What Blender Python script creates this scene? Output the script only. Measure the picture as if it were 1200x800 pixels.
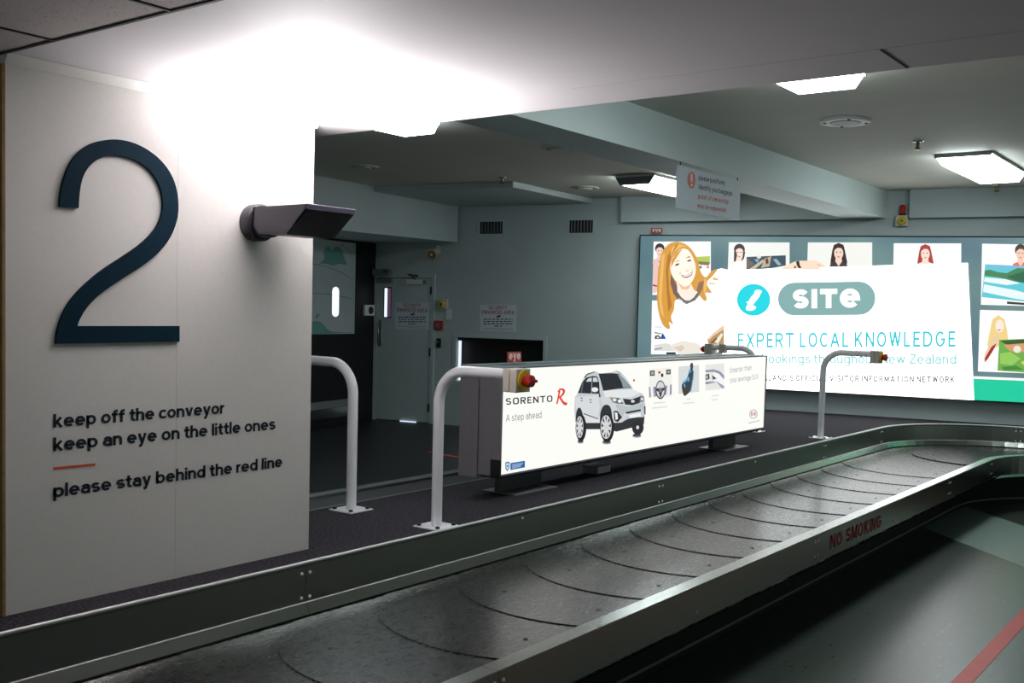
import bpy, bmesh, math, random
from mathutils import Vector, Matrix
random.seed(7)
for o in list(bpy.data.objects): bpy.data.objects.remove(o)
scene = bpy.context.scene
COL = scene.collection

# ------------------------------------------------------------------ camera
F, XP, YP = 1220.52, 614.74, 429.81            # pixels, for a 1200x800 frame
YAW, PITCH, ROLL = math.radians(-36.317), math.radians(-3.034), math.radians(1.452)
TH = math.radians(101.019)                     # heading of the back wall
CAM = Vector((0, 0, 1.6))
cy, sy, cp, sp = math.cos(YAW), math.sin(YAW), math.cos(PITCH), math.sin(PITCH)
fwd = Vector((sy*cp, cy*cp, sp)); r0 = Vector((cy, -sy, 0)); u0 = r0.cross(fwd)
right = r0*math.cos(ROLL) + u0*math.sin(ROLL)
up = u0*math.cos(ROLL) - r0*math.sin(ROLL)
cam = bpy.data.cameras.new('camera'); camo = bpy.data.objects.new('camera', cam); COL.objects.link(camo)
cam.sensor_fit = 'HORIZONTAL'; cam.sensor_width = 36.0; cam.lens = F/1200*36.0
cam.shift_x = (600-XP)/1200; cam.shift_y = (YP-400)/1200
cam.clip_start = 0.02; cam.clip_end = 200
m = Matrix.Identity(4)
for i in range(3):
    m[i][0], m[i][1], m[i][2], m[i][3] = right[i], up[i], -fwd[i], CAM[i]
camo.matrix_world = m
scene.camera = camo

# ------------------------------------------------------------------ light levels
WORLD = (0.80, 1.0, 0.95); WORLD_S = 0.22
LAMP_S = 15.0          # ceiling fluorescents
UPLIGHT_S = 6.0; UPLIGHT_W = 215.0       # wall uplight
BOARD_S = 2.6          # big backlit board
BOX_S = 1.0            # backlit box on the island
vs = scene.view_settings
scene.display_settings.display_device = 'sRGB'
vs.view_transform = 'Standard'; vs.look = 'None'; vs.gamma = 1; vs.exposure = 0.0; vs.use_curve_mapping = False
w = bpy.data.worlds.new('hall'); scene.world = w; w.use_nodes = True
bg = w.node_tree.nodes['Background']; bg.inputs[0].default_value = (*WORLD, 1); bg.inputs[1].default_value = WORLD_S

# ------------------------------------------------------------------ materials
def lin(c):
    return tuple((v/255/12.92 if v/255 <= 0.04045 else ((v/255+0.055)/1.055)**2.4) for v in c)
MATS = {}
def mat(name, rgb, rough=0.6, metal=0.0, noise=0.0, scale=20.0, bump=0.0, stretch=(1, 1, 1), rnoise=0.0, spec=0.5, coat=0.0, contrast=None):
    if name in MATS: return MATS[name]
    m = bpy.data.materials.new(name); m.use_nodes = True; nt = m.node_tree; b = nt.nodes['Principled BSDF']
    c = lin(rgb); b.inputs['Base Color'].default_value = (*c, 1)
    b.inputs['Roughness'].default_value = rough; b.inputs['Metallic'].default_value = metal
    b.inputs['Specular IOR Level'].default_value = spec; b.inputs['Coat Weight'].default_value = coat
    tc = nt.nodes.new('ShaderNodeTexCoord'); mp = nt.nodes.new('ShaderNodeMapping'); mp.inputs['Scale'].default_value = stretch
    nt.links.new(tc.outputs['Object'], mp.inputs[0])
    nz = nt.nodes.new('ShaderNodeTexNoise'); nz.inputs['Scale'].default_value = scale; nz.inputs['Detail'].default_value = 6
    nt.links.new(mp.outputs[0], nz.inputs['Vector'])
    if noise:
        rp = nt.nodes.new('ShaderNodeValToRGB'); e = rp.color_ramp.elements
        lo, hi = contrast or (0.3, 0.7)
        e[0].position = lo; e[1].position = hi
        e[0].color = (*[max(0, v*(1-noise)) for v in c], 1); e[1].color = (*[min(1, v*(1+noise)) for v in c], 1)
        nt.links.new(nz.outputs[0], rp.inputs[0]); nt.links.new(rp.outputs[0], b.inputs['Base Color'])
    if rnoise:
        mr = nt.nodes.new('ShaderNodeMapRange'); mr.inputs[1].default_value = 0.3; mr.inputs[2].default_value = 0.7
        mr.inputs[3].default_value = max(0.02, rough-rnoise); mr.inputs[4].default_value = min(1, rough+rnoise)
        nt.links.new(nz.outputs[0], mr.inputs[0]); nt.links.new(mr.outputs[0], b.inputs['Roughness'])
    if bump:
        bp = nt.nodes.new('ShaderNodeBump'); bp.inputs['Strength'].default_value = bump; bp.inputs['Distance'].default_value = 0.01
        nt.links.new(nz.outputs[0], bp.inputs['Height']); nt.links.new(bp.outputs[0], b.inputs['Normal'])
    MATS[name] = m
    return m
def glow(name, rgb, s=1.0):
    if name in MATS: return MATS[name]
    m = bpy.data.materials.new(name); m.use_nodes = True; nt = m.node_tree
    b = nt.nodes['Principled BSDF']; b.inputs['Base Color'].default_value = (0.02, 0.02, 0.02, 1); b.inputs['Roughness'].default_value = 0.35
    b.inputs['Emission Color'].default_value = (*lin(rgb), 1); b.inputs['Emission Strength'].default_value = s
    MATS[name] = m
    return m
def board(rgb, s=None):        # translucent print of the big backlit board
    s = BOARD_S if s is None else s
    return glow('board_print_%02x%02x%02x_%.2f' % (*rgb, s), rgb, s)
def boxp(rgb, s=None):         # translucent print of the island light box
    s = BOX_S if s is None else s
    return glow('box_print_%02x%02x%02x_%.2f' % (*rgb, s), rgb, s)

M = {}
M['vinyl'] = mat('vinyl_floor', (64, 74, 66), 0.30, 0, 0.22, 30, 0.0, (1, 1, 1), 0.03, 0.75)
M['vinyl_far'] = mat('dark_vinyl', (34, 35, 36), 0.4, 0, 0.2, 30, 0.0, (1, 1, 1), 0.03, 0.4)
M['inlay'] = mat('vinyl_inlay', (138, 160, 150), 0.4, 0, 0.08, 30, 0.0, (1, 1, 1), 0.03, 0.5)
M['redline'] = mat('red_floor_tape', (205, 62, 50), 0.45, 0, 0.08, 30)
M['carpet'] = mat('grey_carpet', (56, 54, 59), 0.95, 0, 0.75, 75, 0.5, (1, 1, 1), 0, 0.1)
M['wall'] = mat('painted_wall', (186, 198, 198), 0.7, 0, 0.03, 3, 0.02)
M['ceil'] = mat('painted_ceiling', (196, 197, 186), 0.75, 0, 0.03, 3, 0.02)
M['beam'] = mat('beam_paint', (208, 222, 220), 0.6, 0, 0.02, 3)
M['panel'] = mat('laminate_panel', (222, 220, 214), 0.5, 0, 0.02, 60, 0.02)
M['soffit'] = mat('soffit_paint', (202, 198, 200), 0.7, 0, 0.02, 4, 0.05)
M['tile'] = mat('mineral_tile', (150, 144, 142), 0.9, 0, 0.5, 110, 0.0, (1, 1, 1), 0, 0.2, 0, (0.30, 0.40))
M['mdf'] = mat('raw_board_edge', (150, 120, 72), 0.8, 0, 0.15, 40)
M['black'] = mat('matt_black', (14, 15, 17), 0.6)
M['blackwall'] = mat('black_wall_lining', (16, 17, 20), 0.55, 0, 0.2, 6)
M['gap'] = mat('joint_dark', (28, 26, 26), 0.8)
M['joint'] = mat('panel_joint', (186, 184, 178), 0.7)
M['steel'] = mat('brushed_steel', (176, 179, 173), 0.25, 1.0, 0.03, 20, 0.05, (8, 0.25, 30), 0.02)
M['steel2'] = mat('rolled_steel_edge', (205, 205, 200), 0.28, 1.0, 0.05, 40, 0.0, (6, 0.3, 6), 0.05)
M['rivet'] = mat('rivet_steel', (235, 235, 230), 0.45, 0.3)
M['highlight_bead'] = mat('edge_highlight_paint', (226, 228, 224), 0.4, 0.35)  # pale colour carries the highlight of the fence edges
M['rubber'] = mat('belt_rubber', (38, 39, 37), 0.28, 0, 0.06, 45, 0.0, (1.6, 0.6, 1), 0.03, 0.7)
M['rubber_edge'] = mat('belt_rubber_edge', (42, 42, 40), 0.6)
M['white_paint'] = mat('white_powder_coat', (250, 250, 255), 0.28, 0, 0.02, 20)
M['grey_case'] = mat('grey_case', (128, 124, 130), 0.45, 0, 0.04, 40)
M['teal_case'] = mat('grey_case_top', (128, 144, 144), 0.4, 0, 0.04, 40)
M['alu'] = mat('satin_aluminium', (190, 192, 190), 0.35, 1.0, 0.04, 60)
M['beige'] = mat('beige_plastic', (208, 200, 186), 0.5)
M['yellow'] = mat('yellow_plastic', (212, 190, 30), 0.4)
M['red'] = mat('red_plastic', (190, 36, 34), 0.4)
M['redtag'] = mat('red_tag', (206, 66, 48), 0.5)
M['stand'] = mat('dark_grey_steel', (84, 88, 88), 0.5)
M['white'] = mat('white_plastic', (226, 228, 226), 0.5)
M['paper'] = mat('white_paper', (212, 222, 230), 0.6)
M['navy'] = mat('navy_numeral', (14, 40, 54), 0.6, 0, 0.05, 20, spec=0.08)
M['ink'] = mat('dark_lettering', (24, 30, 44), 0.5)
M['orange'] = mat('orange_mark', (214, 78, 40), 0.5)
M['redink'] = mat('red_lettering', (176, 34, 52), 0.5)
M['blackink'] = mat('black_lettering', (24, 24, 30), 0.5)
M['fixture'] = mat('charcoal_fixture', (46, 45, 54), 0.42, 0, 0.05, 60)
M['fixture_rim'] = mat('fixture_rim', (104, 102, 120), 0.35)
M['fixture_dark'] = mat('fixture_underside', (8, 8, 10), 0.25)
M['lamp_end'] = mat('lamp_end_cap', (120, 122, 124), 0.5)
M['door'] = mat('door_paint', (188, 202, 202), 0.45, 0, 0.03, 5)
M['grille'] = mat('grille_dark', (20, 20, 22), 0.6)
M['blue'] = mat('blue_label', (40, 70, 150), 0.5)
M['chrome'] = mat('chrome', (200, 200, 200), 0.15, 1.0)
M['brass'] = mat('dull_brass', (150, 130, 90), 0.35, 1.0)
M['mapbase'] = mat('map_glass_face', (190, 202, 202), 0.2, 0, 0.03, 5, 0, (1, 1, 1), 0, 0.5)
M['mapteal'] = mat('map_teal', (112, 168, 160), 0.25)
M['mapline'] = mat('map_line', (96, 112, 118), 0.3)
M['redpaint'] = mat('stencilled_red', (170, 28, 22), 0.55)
M['lampglow'] = glow('diffuser_glow', (240, 252, 255), LAMP_S)
M['upglow'] = glow('uplight_glow', (255, 246, 250), UPLIGHT_S)
M['daylight'] = glow('daylight_slit', (225, 235, 255), 1.2)
M['pinkslit'] = glow('pink_slit', (110, 76, 108), 0.5)
M['glareglow'] = glow('glare_glow', (235, 245, 250), 1.2)  # emission standing for a glare on the map board

# ------------------------------------------------------------------ mesh helpers
class MB:
    """collects shapes, builds ONE mesh object; faces may carry different materials"""
    def __init__(s): s.v = []; s.f = []; s.mi = []; s.mats = []; s.smooth = []
    def mid(s, m):
        if m not in s.mats: s.mats.append(m)
        return s.mats.index(m)
    def face(s, pts, m, smooth=False):
        b = len(s.v); s.v += [tuple(p) for p in pts]; s.f.append(list(range(b, b+len(pts)))); s.mi.append(s.mid(m)); s.smooth.append(smooth)
    def raw(s, verts, faces, m, smooth=False):
        b = len(s.v); s.v += [tuple(p) for p in verts]
        for f in faces: s.f.append([b+i for i in f]); s.mi.append(s.mid(m)); s.smooth.append(smooth)
    def hexa(s, p, m):          # p: 4 bottom (ccw) + 4 top
        s.raw(p, [(3, 2, 1, 0), (4, 5, 6, 7), (0, 1, 5, 4), (1, 2, 6, 5), (2, 3, 7, 6), (3, 0, 4, 7)], m)
    def box(s, x0, x1, y0, y1, z0, z1, m):
        s.hexa([(x0, y0, z0), (x1, y0, z0), (x1, y1, z0), (x0, y1, z0), (x0, y0, z1), (x1, y0, z1), (x1, y1, z1), (x0, y1, z1)], m)
    def prism(s, a, off, m):    # polygon a (Vectors) extruded by off
        off = Vector(off); n = len(a); vs_ = [Vector(p) for p in a] + [Vector(p)+off for p in a]
        s.raw(vs_, [list(range(n))[::-1], list(range(n, 2*n))] + [(i, (i+1) % n, n+(i+1) % n, n+i) for i in range(n)], m)
    def tube(s, path, r, m, seg=14, caps=True):
        path = [Vector(p) for p in path]; rings = []
        t = (path[1]-path[0]).normalized(); a = t.orthogonal().normalized()
        for i, p in enumerate(path):
            d = (path[min(i+1, len(path)-1)]-path[max(i-1, 0)]).normalized()
            a = (a - d*a.dot(d)).normalized(); b = d.cross(a)
            rr = r[i] if isinstance(r, (list, tuple)) else r
            rings.append([p+(a*math.cos(2*math.pi*k/seg)+b*math.sin(2*math.pi*k/seg))*rr for k in range(seg)])
        vs_ = [q for g in rings for q in g]; fs = []
        for i in range(len(rings)-1):
            for k in range(seg): fs.append((i*seg+k, i*seg+(k+1) % seg, (i+1)*seg+(k+1) % seg, (i+1)*seg+k))
        s.raw(vs_, fs, m, True)
        if caps:
            s.face(rings[0][::-1], m); s.face(rings[-1], m)
    def sweep(s, frames, prof, m):   # frames: (point, side) ; prof: closed list of (o, z)
        n = len(prof); vs_ = []
        for p, sd in frames:
            for o, z in prof: vs_.append((p[0]+sd[0]*o, p[1]+sd[1]*o, z))
        fs = [(i*n+k, i*n+(k+1) % n, (i+1)*n+(k+1) % n, (i+1)*n+k) for i in range(len(frames)-1) for k in range(n)]
        fs += [list(range(n))[::-1], [(len(frames)-1)*n+k for k in range(n)]]
        s.raw(vs_, fs, m)
    def build(s, name, parent=None, bevel=0.0, origin=None):
        me = bpy.data.meshes.new(name)
        org = Vector(origin) if origin is not None else Vector((0, 0, 0))
        me.from_pydata([tuple(Vector(v)-org) for v in s.v], [], s.f); me.update()
        for mm in s.mats: me.materials.append(mm)
        for p, i, sm in zip(me.polygons, s.mi, s.smooth): p.material_index = i; p.use_smooth = sm
        bm = bmesh.new(); bm.from_mesh(me); bmesh.ops.recalc_face_normals(bm, faces=[f for f in bm.faces]); bm.to_mesh(me); bm.free()
        o = bpy.data.objects.new(name, me); COL.objects.link(o)
        o.location = org
        if parent is not None:
            o.parent = parent
            o.matrix_parent_inverse = Matrix.Identity(4); o.location = org - world_loc(parent)
        if bevel:
            b = o.modifiers.new('bevel', 'BEVEL'); b.width = bevel; b.segments = 2; b.limit_method = 'ANGLE'; b.angle_limit = 0.6
        return o
def world_loc(o):
    l = Vector((0, 0, 0))
    while o is not None: l += o.location; o = o.parent
    return l
def thing(name, loc, label, cat, group=None, kind=None):
    o = bpy.data.objects.new(name, None); COL.objects.link(o); o.location = loc; o.empty_display_size = 0.1
    return tag(o, label, cat, group, kind)
def tag(o, label=None, cat=None, group=None, kind=None):
    if label: o['label'] = label
    if cat: o['category'] = cat
    if group: o['group'] = group
    if kind: o['kind'] = kind
    return o
def ell(cx, cy_, rx, ry, n=24, a0=0, a1=360):
    return [(cx+rx*math.cos(math.radians(a0+(a1-a0)*i/n)), cy_+ry*math.sin(math.radians(a0+(a1-a0)*i/n))) for i in range(n + (0 if a1-a0 == 360 else 1))]
def smooth_line(p, n=6):        # Catmull-Rom through the points of an open line
    out = []
    for i in range(len(p)-1):
        a, b, c, d = p[max(i-1, 0)], p[i], p[i+1], p[min(i+2, len(p)-1)]
        for k in range(n):
            t = k/n
            out.append(tuple(0.5*(2*b[j]+(c[j]-a[j])*t+(2*a[j]-5*b[j]+4*c[j]-d[j])*t*t+(3*b[j]-a[j]-3*c[j]+d[j])*t**3) for j in (0, 1)))
    out.append(p[-1]); return out

# ------------------------------------------------------------------ where a point of the photograph lies on a real plane
def ray(x, y): return right*((x-XP)/F) - up*((y-YP)/F) + fwd
class Plane:
    def __init__(s, n, c): s.n = Vector(n); s.c = c
    def at(s, x, y, lift=0.0):
        d = ray(x, y); p = CAM + d*((s.c - s.n.dot(CAM))/s.n.dot(d))
        return p + s.n*lift
DC = Vector((-math.sin(TH), math.cos(TH), 0)); NC = Vector((math.cos(TH), math.sin(TH), 0))*-1    # along the back wall (leftward) / into the room
WC = -12.61
def wall(a, z, d=0.0): return DC*a + NC*(WC+d) + Vector((0, 0, z))     # a: metres along the back wall, d: metres out of it
DD = Vector((DC.y, -DC.x, 0))                                             # along the black side wall, away from the camera... towards the back wall
def side(b, z, d=0.0, k=8.36): return DC*(k-d) + NC*(WC+b) + Vector((0, 0, z))   # b: metres from the corner, d: out of the black wall
P_WALL = Plane(NC, WC); P_BOARD = Plane(NC, WC+0.125); P_SIDE = Plane(-DC, -8.36)
P_PANEL = Plane((1, 0, 0), -3.56); P_BOX = Plane((1, 0, 0), -3.672); P_SIGN = Plane((1, 0, 0), -3.812); P_FENCE = Plane((1, 0, 0), -1.97)

# ------------------------------------------------------------------ lettering: a plain grotesque drawn as strokes
def arc(cx, cy_, rx, ry, a0, a1, n=None, sq=2.0):
    n = n or max(4, int(abs(a1-a0)/15)); out = []
    for i in range(n+1):
        a = math.radians(a0+(a1-a0)*i/n); c, s = math.cos(a), math.sin(a)
        out.append((cx+rx*math.copysign(abs(c)**(2/sq), c), cy_+ry*math.copysign(abs(s)**(2/sq), s)))
    return out
XH = 0.73
def glyph(ch, t, sq=2.0):
    """strokes (open polylines; closed when first == last) for cap height 1, stroke width t"""
    h = t/2; lo, hi, top = h, XH-h, 1-h; my = (lo+hi)/2; ry = (hi-lo)/2; A = lambda *a, **k: arc(*a, sq=sq, **k)
    r = 0.235; w = 2*r; x1 = h+w; o = h+r
    def s_curve(cx, b, tp, rr):
        q = (tp-b)/4; return arc(cx, tp-q, rr, q, 25, 270) [:-1] + arc(cx, b+q, rr, q, 90, -155)
    cw = 0.30; co = h+cw; cx1 = h+2*cw; cm = 0.5
    G = {
     ' ': [], '.': [[(h, 0), (h, t)]], "'": [[(h, 0.72), (h, 1)]], '&': [],
     'a': [[(h+0.02, 0.51)]+A(h+0.22, hi-0.17, 0.20, 0.17, 160, 0)+[(h+0.42, 0)], [(h+0.42, 0.43), (h+0.22, 0.43)]+A(h+0.19, (0.43+lo)/2, 0.19, (0.43-lo)/2, 90, 270)+[(h+0.26, lo), (h+0.42, 0.16)]],
     'b': [[(h, 0), (h, 1)], A(o, my, r, ry, 0, 360)], 'c': [A(o, my, r, ry, 42, 318)],
     'd': [[(x1, 0), (x1, 1)], A(o, my, r, ry, 0, 360)],
     'e': [[(h+0.01, my), (x1, my)]+A(o, my, r, ry, 0, 318)],
     'f': [[(h+0.10, 0), (h+0.10, 0.80)]+A(h+0.27, 0.80, 0.17, top-0.80, 180, 90)+[(h+0.33, top)], [(0, hi), (h+0.32, hi)]],
     'g': [A(o, my, r, ry, 0, 360), [(x1, XH), (x1, -0.05)]+A(o, -0.06, r, 0.17-h*0.4, 0, -150)],
     'h': [[(h, 0), (h, 1)], [(h, hi-0.22)]+A(h+0.21, hi-0.21, 0.21, 0.21, 180, 0)+[(h+0.42, 0)]],
     'i': [[(h, 0), (h, XH)], [(h, 1-max(t, .12)), (h, 1)]], 'j': [[(h, -0.2), (h, XH)], [(h, 0.86), (h, 1)]],
     'k': [[(h, 0), (h, 1)], [(h, 0.24), (h+0.40, XH)], [(h+0.14, 0.40), (h+0.44, 0)]], 'l': [[(h, 0), (h, 1)]],
     'm': [[(h, 0), (h, XH)], [(h, hi-0.2)]+A(h+0.17, hi-0.17, 0.17, 0.17, 180, 0)+[(h+0.34, 0)], [(h+0.34, hi-0.2)]+A(h+0.51, hi-0.17, 0.17, 0.17, 180, 0)+[(h+0.68, 0)]],
     'n': [[(h, 0), (h, XH)], [(h, hi-0.22)]+A(h+0.21, hi-0.21, 0.21, 0.21, 180, 0)+[(h+0.42, 0)]],
     'o': [A(o, my, r, ry, 0, 360)], 'p': [[(h, -0.26), (h, XH)], A(o, my, r, ry, 0, 360)], 'q': [[(x1, -0.26), (x1, XH)], A(o, my, r, ry, 0, 360)],
     'r': [[(h, 0), (h, XH)], [(h, hi-0.24)]+A(h+0.22, hi-0.24, 0.22, 0.24, 180, 80)],
     's': [s_curve(h+0.19, lo, hi, 0.19)],
     't': [[(h+0.10, 0.94), (h+0.10, lo+0.14)]+A(h+0.24, lo+0.14, 0.14, 0.14, 180, 270)+[(h+0.31, lo)], [(0, hi), (h+0.31, hi)]],
     'u': [[(h, XH), (h, lo+0.21)]+A(h+0.21, lo+0.21, 0.21, 0.21, 180, 360), [(h+0.42, XH), (h+0.42, 0)]],
     'v': [[(h, XH), (h+0.22, h*0.6), (h+0.44, XH)]], 'w': [[(h, XH), (h+0.17, h*0.6), (h+0.34, XH), (h+0.51, h*0.6), (h+0.68, XH)]],
     'x': [[(h, 0), (h+0.42, XH)], [(h, XH), (h+0.42, 0)]], 'y': [[(h, XH), (h+0.22, 0.04)], [(h+0.44, XH), (h+0.19, -0.08)]+[(h+0.12, -0.22), (h, -0.24)]],
     'z': [[(h, hi), (h+0.38, hi), (h, lo), (h+0.40, lo)]],
     'A': [[(h, 0), (h+0.32, 1-h*0.4), (h+0.64, 0)], [(h+0.13, 0.33), (h+0.51, 0.33)]],
     'B': [[(h, 0), (h, 1)], [(h, top), (h+0.28, top)]+A(h+0.3, (top+0.52)/2, 0.2, (top-0.52)/2, 90, -90)+[(h, 0.52), (h+0.3, 0.52)]+A(h+0.32, (lo+0.52)/2, 0.23, (0.52-lo)/2, 90, -90)+[(h, lo)]],
     'C': [A(co, cm, cw, cm-h, 45, 315)], 'D': [[(h, lo), (h, top), (h+0.24, top)]+A(h+0.24, cm, 0.34, cm-h, 90, -90)+[(h, lo)]],
     'E': [[(h+0.46, top), (h, top), (h, lo), (h+0.48, lo)], [(h, 0.52), (h+0.42, 0.52)]], 'F': [[(h+0.46, top), (h, top), (h, 0)], [(h, 0.5), (h+0.4, 0.5)]],
     'G': [A(co, cm, cw, cm-h, 45, 330)+[(cx1, 0.48), (co+0.05, 0.48)]], 'H': [[(h, 0), (h, 1)], [(h+0.54, 0), (h+0.54, 1)], [(h, 0.52), (h+0.54, 0.52)]],
     'I': [[(h, 0), (h, 1)]], 'K': [[(h, 0), (h, 1)], [(h, 0.36), (h+0.5, 1)], [(h+0.17, 0.56), (h+0.54, 0)]], 'L': [[(h, 1), (h, lo), (h+0.44, lo)]],
     'M': [[(h, 0), (h, 1)], [(h, 1-h*.5), (h+0.34, 0.1), (h+0.68, 1-h*.5)], [(h+0.68, 0), (h+0.68, 1)]], 'N': [[(h, 0), (h, 1)], [(h, 1-h*.5), (h+0.54, h*.5)], [(h+0.54, 0), (h+0.54, 1)]],
     'O': [A(co, cm, cw, cm-h, 0, 360)], 'P': [[(h, 0), (h, top), (h+0.26, top)]+A(h+0.27, (top+0.46)/2, 0.24, (top-0.46)/2, 90, -90)+[(h, 0.46)]],
     'R': [[(h, 0), (h, top), (h+0.26, top)]+A(h+0.27, (top+0.48)/2, 0.24, (top-0.48)/2, 90, -90)+[(h, 0.48)], [(h+0.24, 0.48), (h+0.52, 0)]],
     'S': [s_curve(h+0.25, lo, top, 0.25)], 'T': [[(0, top), (0.56+t, top)], [(h+0.28, top), (h+0.28, 0)]],
     'U': [[(h, 1), (h, lo+0.27)]+A(h+0.27, lo+0.27, 0.27, 0.27, 180, 360)+[(h+0.54, 1)]], 'V': [[(h, 1), (h+0.3, h*0.6), (h+0.6, 1)]],
     'W': [[(h, 1), (h+0.2, h*0.6), (h+0.4, 1), (h+0.6, h*0.6), (h+0.8, 1)]], 'X': [[(h, 0), (h+0.56, 1)], [(h, 1), (h+0.56, 0)]], 'Y': [[(h, 1), (h+0.3, 0.45), (h+0.6, 1)], [(h+0.3, 0.45), (h+0.3, 0)]], 'Z': [[(h, top), (h+0.5, top), (h, lo), (h+0.52, lo)]],
    }
    return G[ch]
def stroke_faces(p, t):
    h = t/2; p = [Vector((a[0], a[1])) for a in p]; closed = (p[0]-p[-1]).length < 1e-6 and len(p) > 3
    if closed: p = p[:-1]
    q = [p[0]]
    for a in p[1:]:
        if (a-q[-1]).length > 1e-5: q.append(a)
    p = q; n = len(p); L, R = [], []
    if not closed:                      # a sharp turn ends one stroke and starts the next
        for i in range(1, n-1):
            if (p[i]-p[i-1]).normalized().dot((p[i+1]-p[i]).normalized()) < -0.25:
                v1, f1 = stroke_faces([tuple(a) for a in p[:i+1]], t); v2, f2 = stroke_faces([tuple(a) for a in p[i:]], t)
                return v1+v2, f1+[tuple(len(v1)+k for k in f) for f in f2]
    for i in range(n):
        a = p[i-1] if (closed or i > 0) else None; c = p[(i+1) % n] if (closed or i < n-1) else None
        d0 = (p[i]-a).normalized() if a is not None else (c-p[i]).normalized(); d1 = (c-p[i]).normalized() if c is not None else d0
        n0 = Vector((-d0.y, d0.x)); n1 = Vector((-d1.y, d1.x)); mt = n0+n1
        if mt.length < 0.3: mt = n0
        mt.normalize(); k = h/max(0.45, mt.dot(n0)); L.append(p[i]+mt*k); R.append(p[i]-mt*k)
    vs_ = L+R; m_ = n if closed else n-1
    return vs_, [(i, (i+1) % n, n+(i+1) % n, n+i) for i in range(m_)]
def text_shape(body, t, gap, sq):
    V, Fc, x = [], [], 0.0
    for ch in body:
        if ch == ' ': x += 0.28; continue
        gw = 0
        for st in glyph(ch, t, sq):
            vs_, fs = stroke_faces(st, t); b_ = len(V); V += [(v.x+x, v.y) for v in vs_]; Fc += [tuple(b_+i for i in f) for f in fs]; gw = max(gw, max(v.x for v in vs_))
        x += gw+gap
    return V, Fc
def put_text(mb, body, BL, BR, TL, m, t=0.12, ref='H', gap=None, sq=2.0):
    """text with its baseline from BL to BR and cap height (or x height when ref is 'e') reaching TL (3D points)"""
    vs_, fs = text_shape(body, t, (0.10+0.25*t) if gap is None else gap, sq)
    x0 = min(v[0] for v in vs_); x1 = max(v[0] for v in vs_); hh = XH if ref == 'e' else 1.0
    mb.raw([BL + (BR-BL)*((v[0]-x0)/(x1-x0)) + (TL-BL)*(v[1]/hh) for v in vs_], fs, m)
def px_text(mb, P, body, bl, br, tl, m, lift, t=0.12, ref='H', gap=None, sq=2.0):
    put_text(mb, body, P.at(*bl, lift), P.at(*br, lift), P.at(*tl, lift), m, t, ref, gap, sq)
def px_poly(mb, P, pts, m, lift): mb.face([P.at(x, y, lift) for x, y in pts], m)

# ================================================================== THE SETTING
Z_P, Z_C, Z_S = 0.494, 3.08, 2.43        # island carpet, ceiling, low soffit
def structure(mb, name, label, cat, parent=None, bevel=0):
    return tag(mb.build(name, parent, bevel), label, cat, None, 'structure')
b = MB(); b.box(-12.5, -3.8, -4, 14, -0.1, 0, M['vinyl_far']); structure(b, 'floor_far', 'dark vinyl floor beyond the island in front of the grey door', 'floor')
b = MB(); b.box(-3.8, 6, -4, 14, -0.1, 0, M['vinyl']); structure(b, 'floor', 'dark marbled vinyl hall floor around the baggage carousel', 'floor')

# floor markings
b = MB(); b.box(-1.142, -1.066, -1, 11.2, 0, 0.002, M['redline']); structure(b, 'trim_1', 'red line on the floor running beside the carousel', 'floor line')
b = MB(); b.prism([(-7.75, 8.72, 0.0), (-6.3, 8.5, 0.0), (-6.3, 8.56, 0.0), (-7.75, 8.78, 0.0)], (0, 0, 0.002), M['redline']); structure(b, 'trim_2', 'short red floor line in front of the far grey door', 'floor line')
b = MB(); b.prism([(-2.232, 8.332, 0), (0.6, 5.50, 0), (1.04, 5.94, 0), (1.04, 6.30, 0), (-2.232, 9.572, 0)], (0, 0, 0.0015), M['inlay'])
structure(b, 'trim_3', 'pale green diagonal strip of vinyl in the hall floor', 'floor inlay')

# carousel path (outer fence against the island, inner fence towards the hall)
END = Vector((-DC.x, -DC.y, 0)); ENDA = math.acos(END.y)      # heading of the last straight, along the back wall
def path(x, y0, ycurve, r, y_tail, n=14):
    fr = [(Vector((x, y0, 0)), Vector((1, 0, 0))), (Vector((x, ycurve, 0)), Vector((1, 0, 0)))]
    c = Vector((x+r, ycurve, 0))
    for i in range(1, n+1):
        a = ENDA*i/n; fr.append((c+Vector((-math.cos(a), math.sin(a), 0))*r, Vector((math.cos(a), -math.sin(a), 0))))
    p, sd = fr[-1]; fr.append((p+END*y_tail, sd)); return fr
OUT = path(-3.36, -2.0, 10.83, 1.3, 2.6); INN = path(-1.97, -2.0, 9.32, 1.0, 2.2)

# carpeted island
b = MB()
poly = [(-3.375, -1.9)] + [tuple((p - sd*0.012)[:2]) for p, sd in OUT[1:]]
e = poly[-1]
wr = wall(DC.dot(Vector((e[0], e[1], 0))), 0)
poly += [(wr.x, wr.y)] + [tuple(wall(5.75, 0)[:2]), tuple(wall(5.5, 0, 1.7)[:2]), (-5.2, 9.62), (-4.215, 9.62), (-4.215, -1.9)]
b.prism([(x, y, 0.003) for x, y in poly], (0, 0, Z_P-0.003), M['carpet'])
structure(b, 'floor_island', 'raised island covered in dark grey speckled carpet', 'carpeted platform')
b = MB(); b.box(-4.24, -4.217, -1.9, 9.6, 0.003, Z_P+0.004, M['stand']); b.box(-4.5, -4.24, -1.9, 9.6, 0.003, Z_P-0.01, M['black'])
b.box(-4.60, -4.51, -1.9, 9.6, 0.003, Z_P+0.006, M['stand'])
structure(b, 'trim_4', 'metal nosing and dark ledge along the far side of the carpeted island', 'edge trim')

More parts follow.
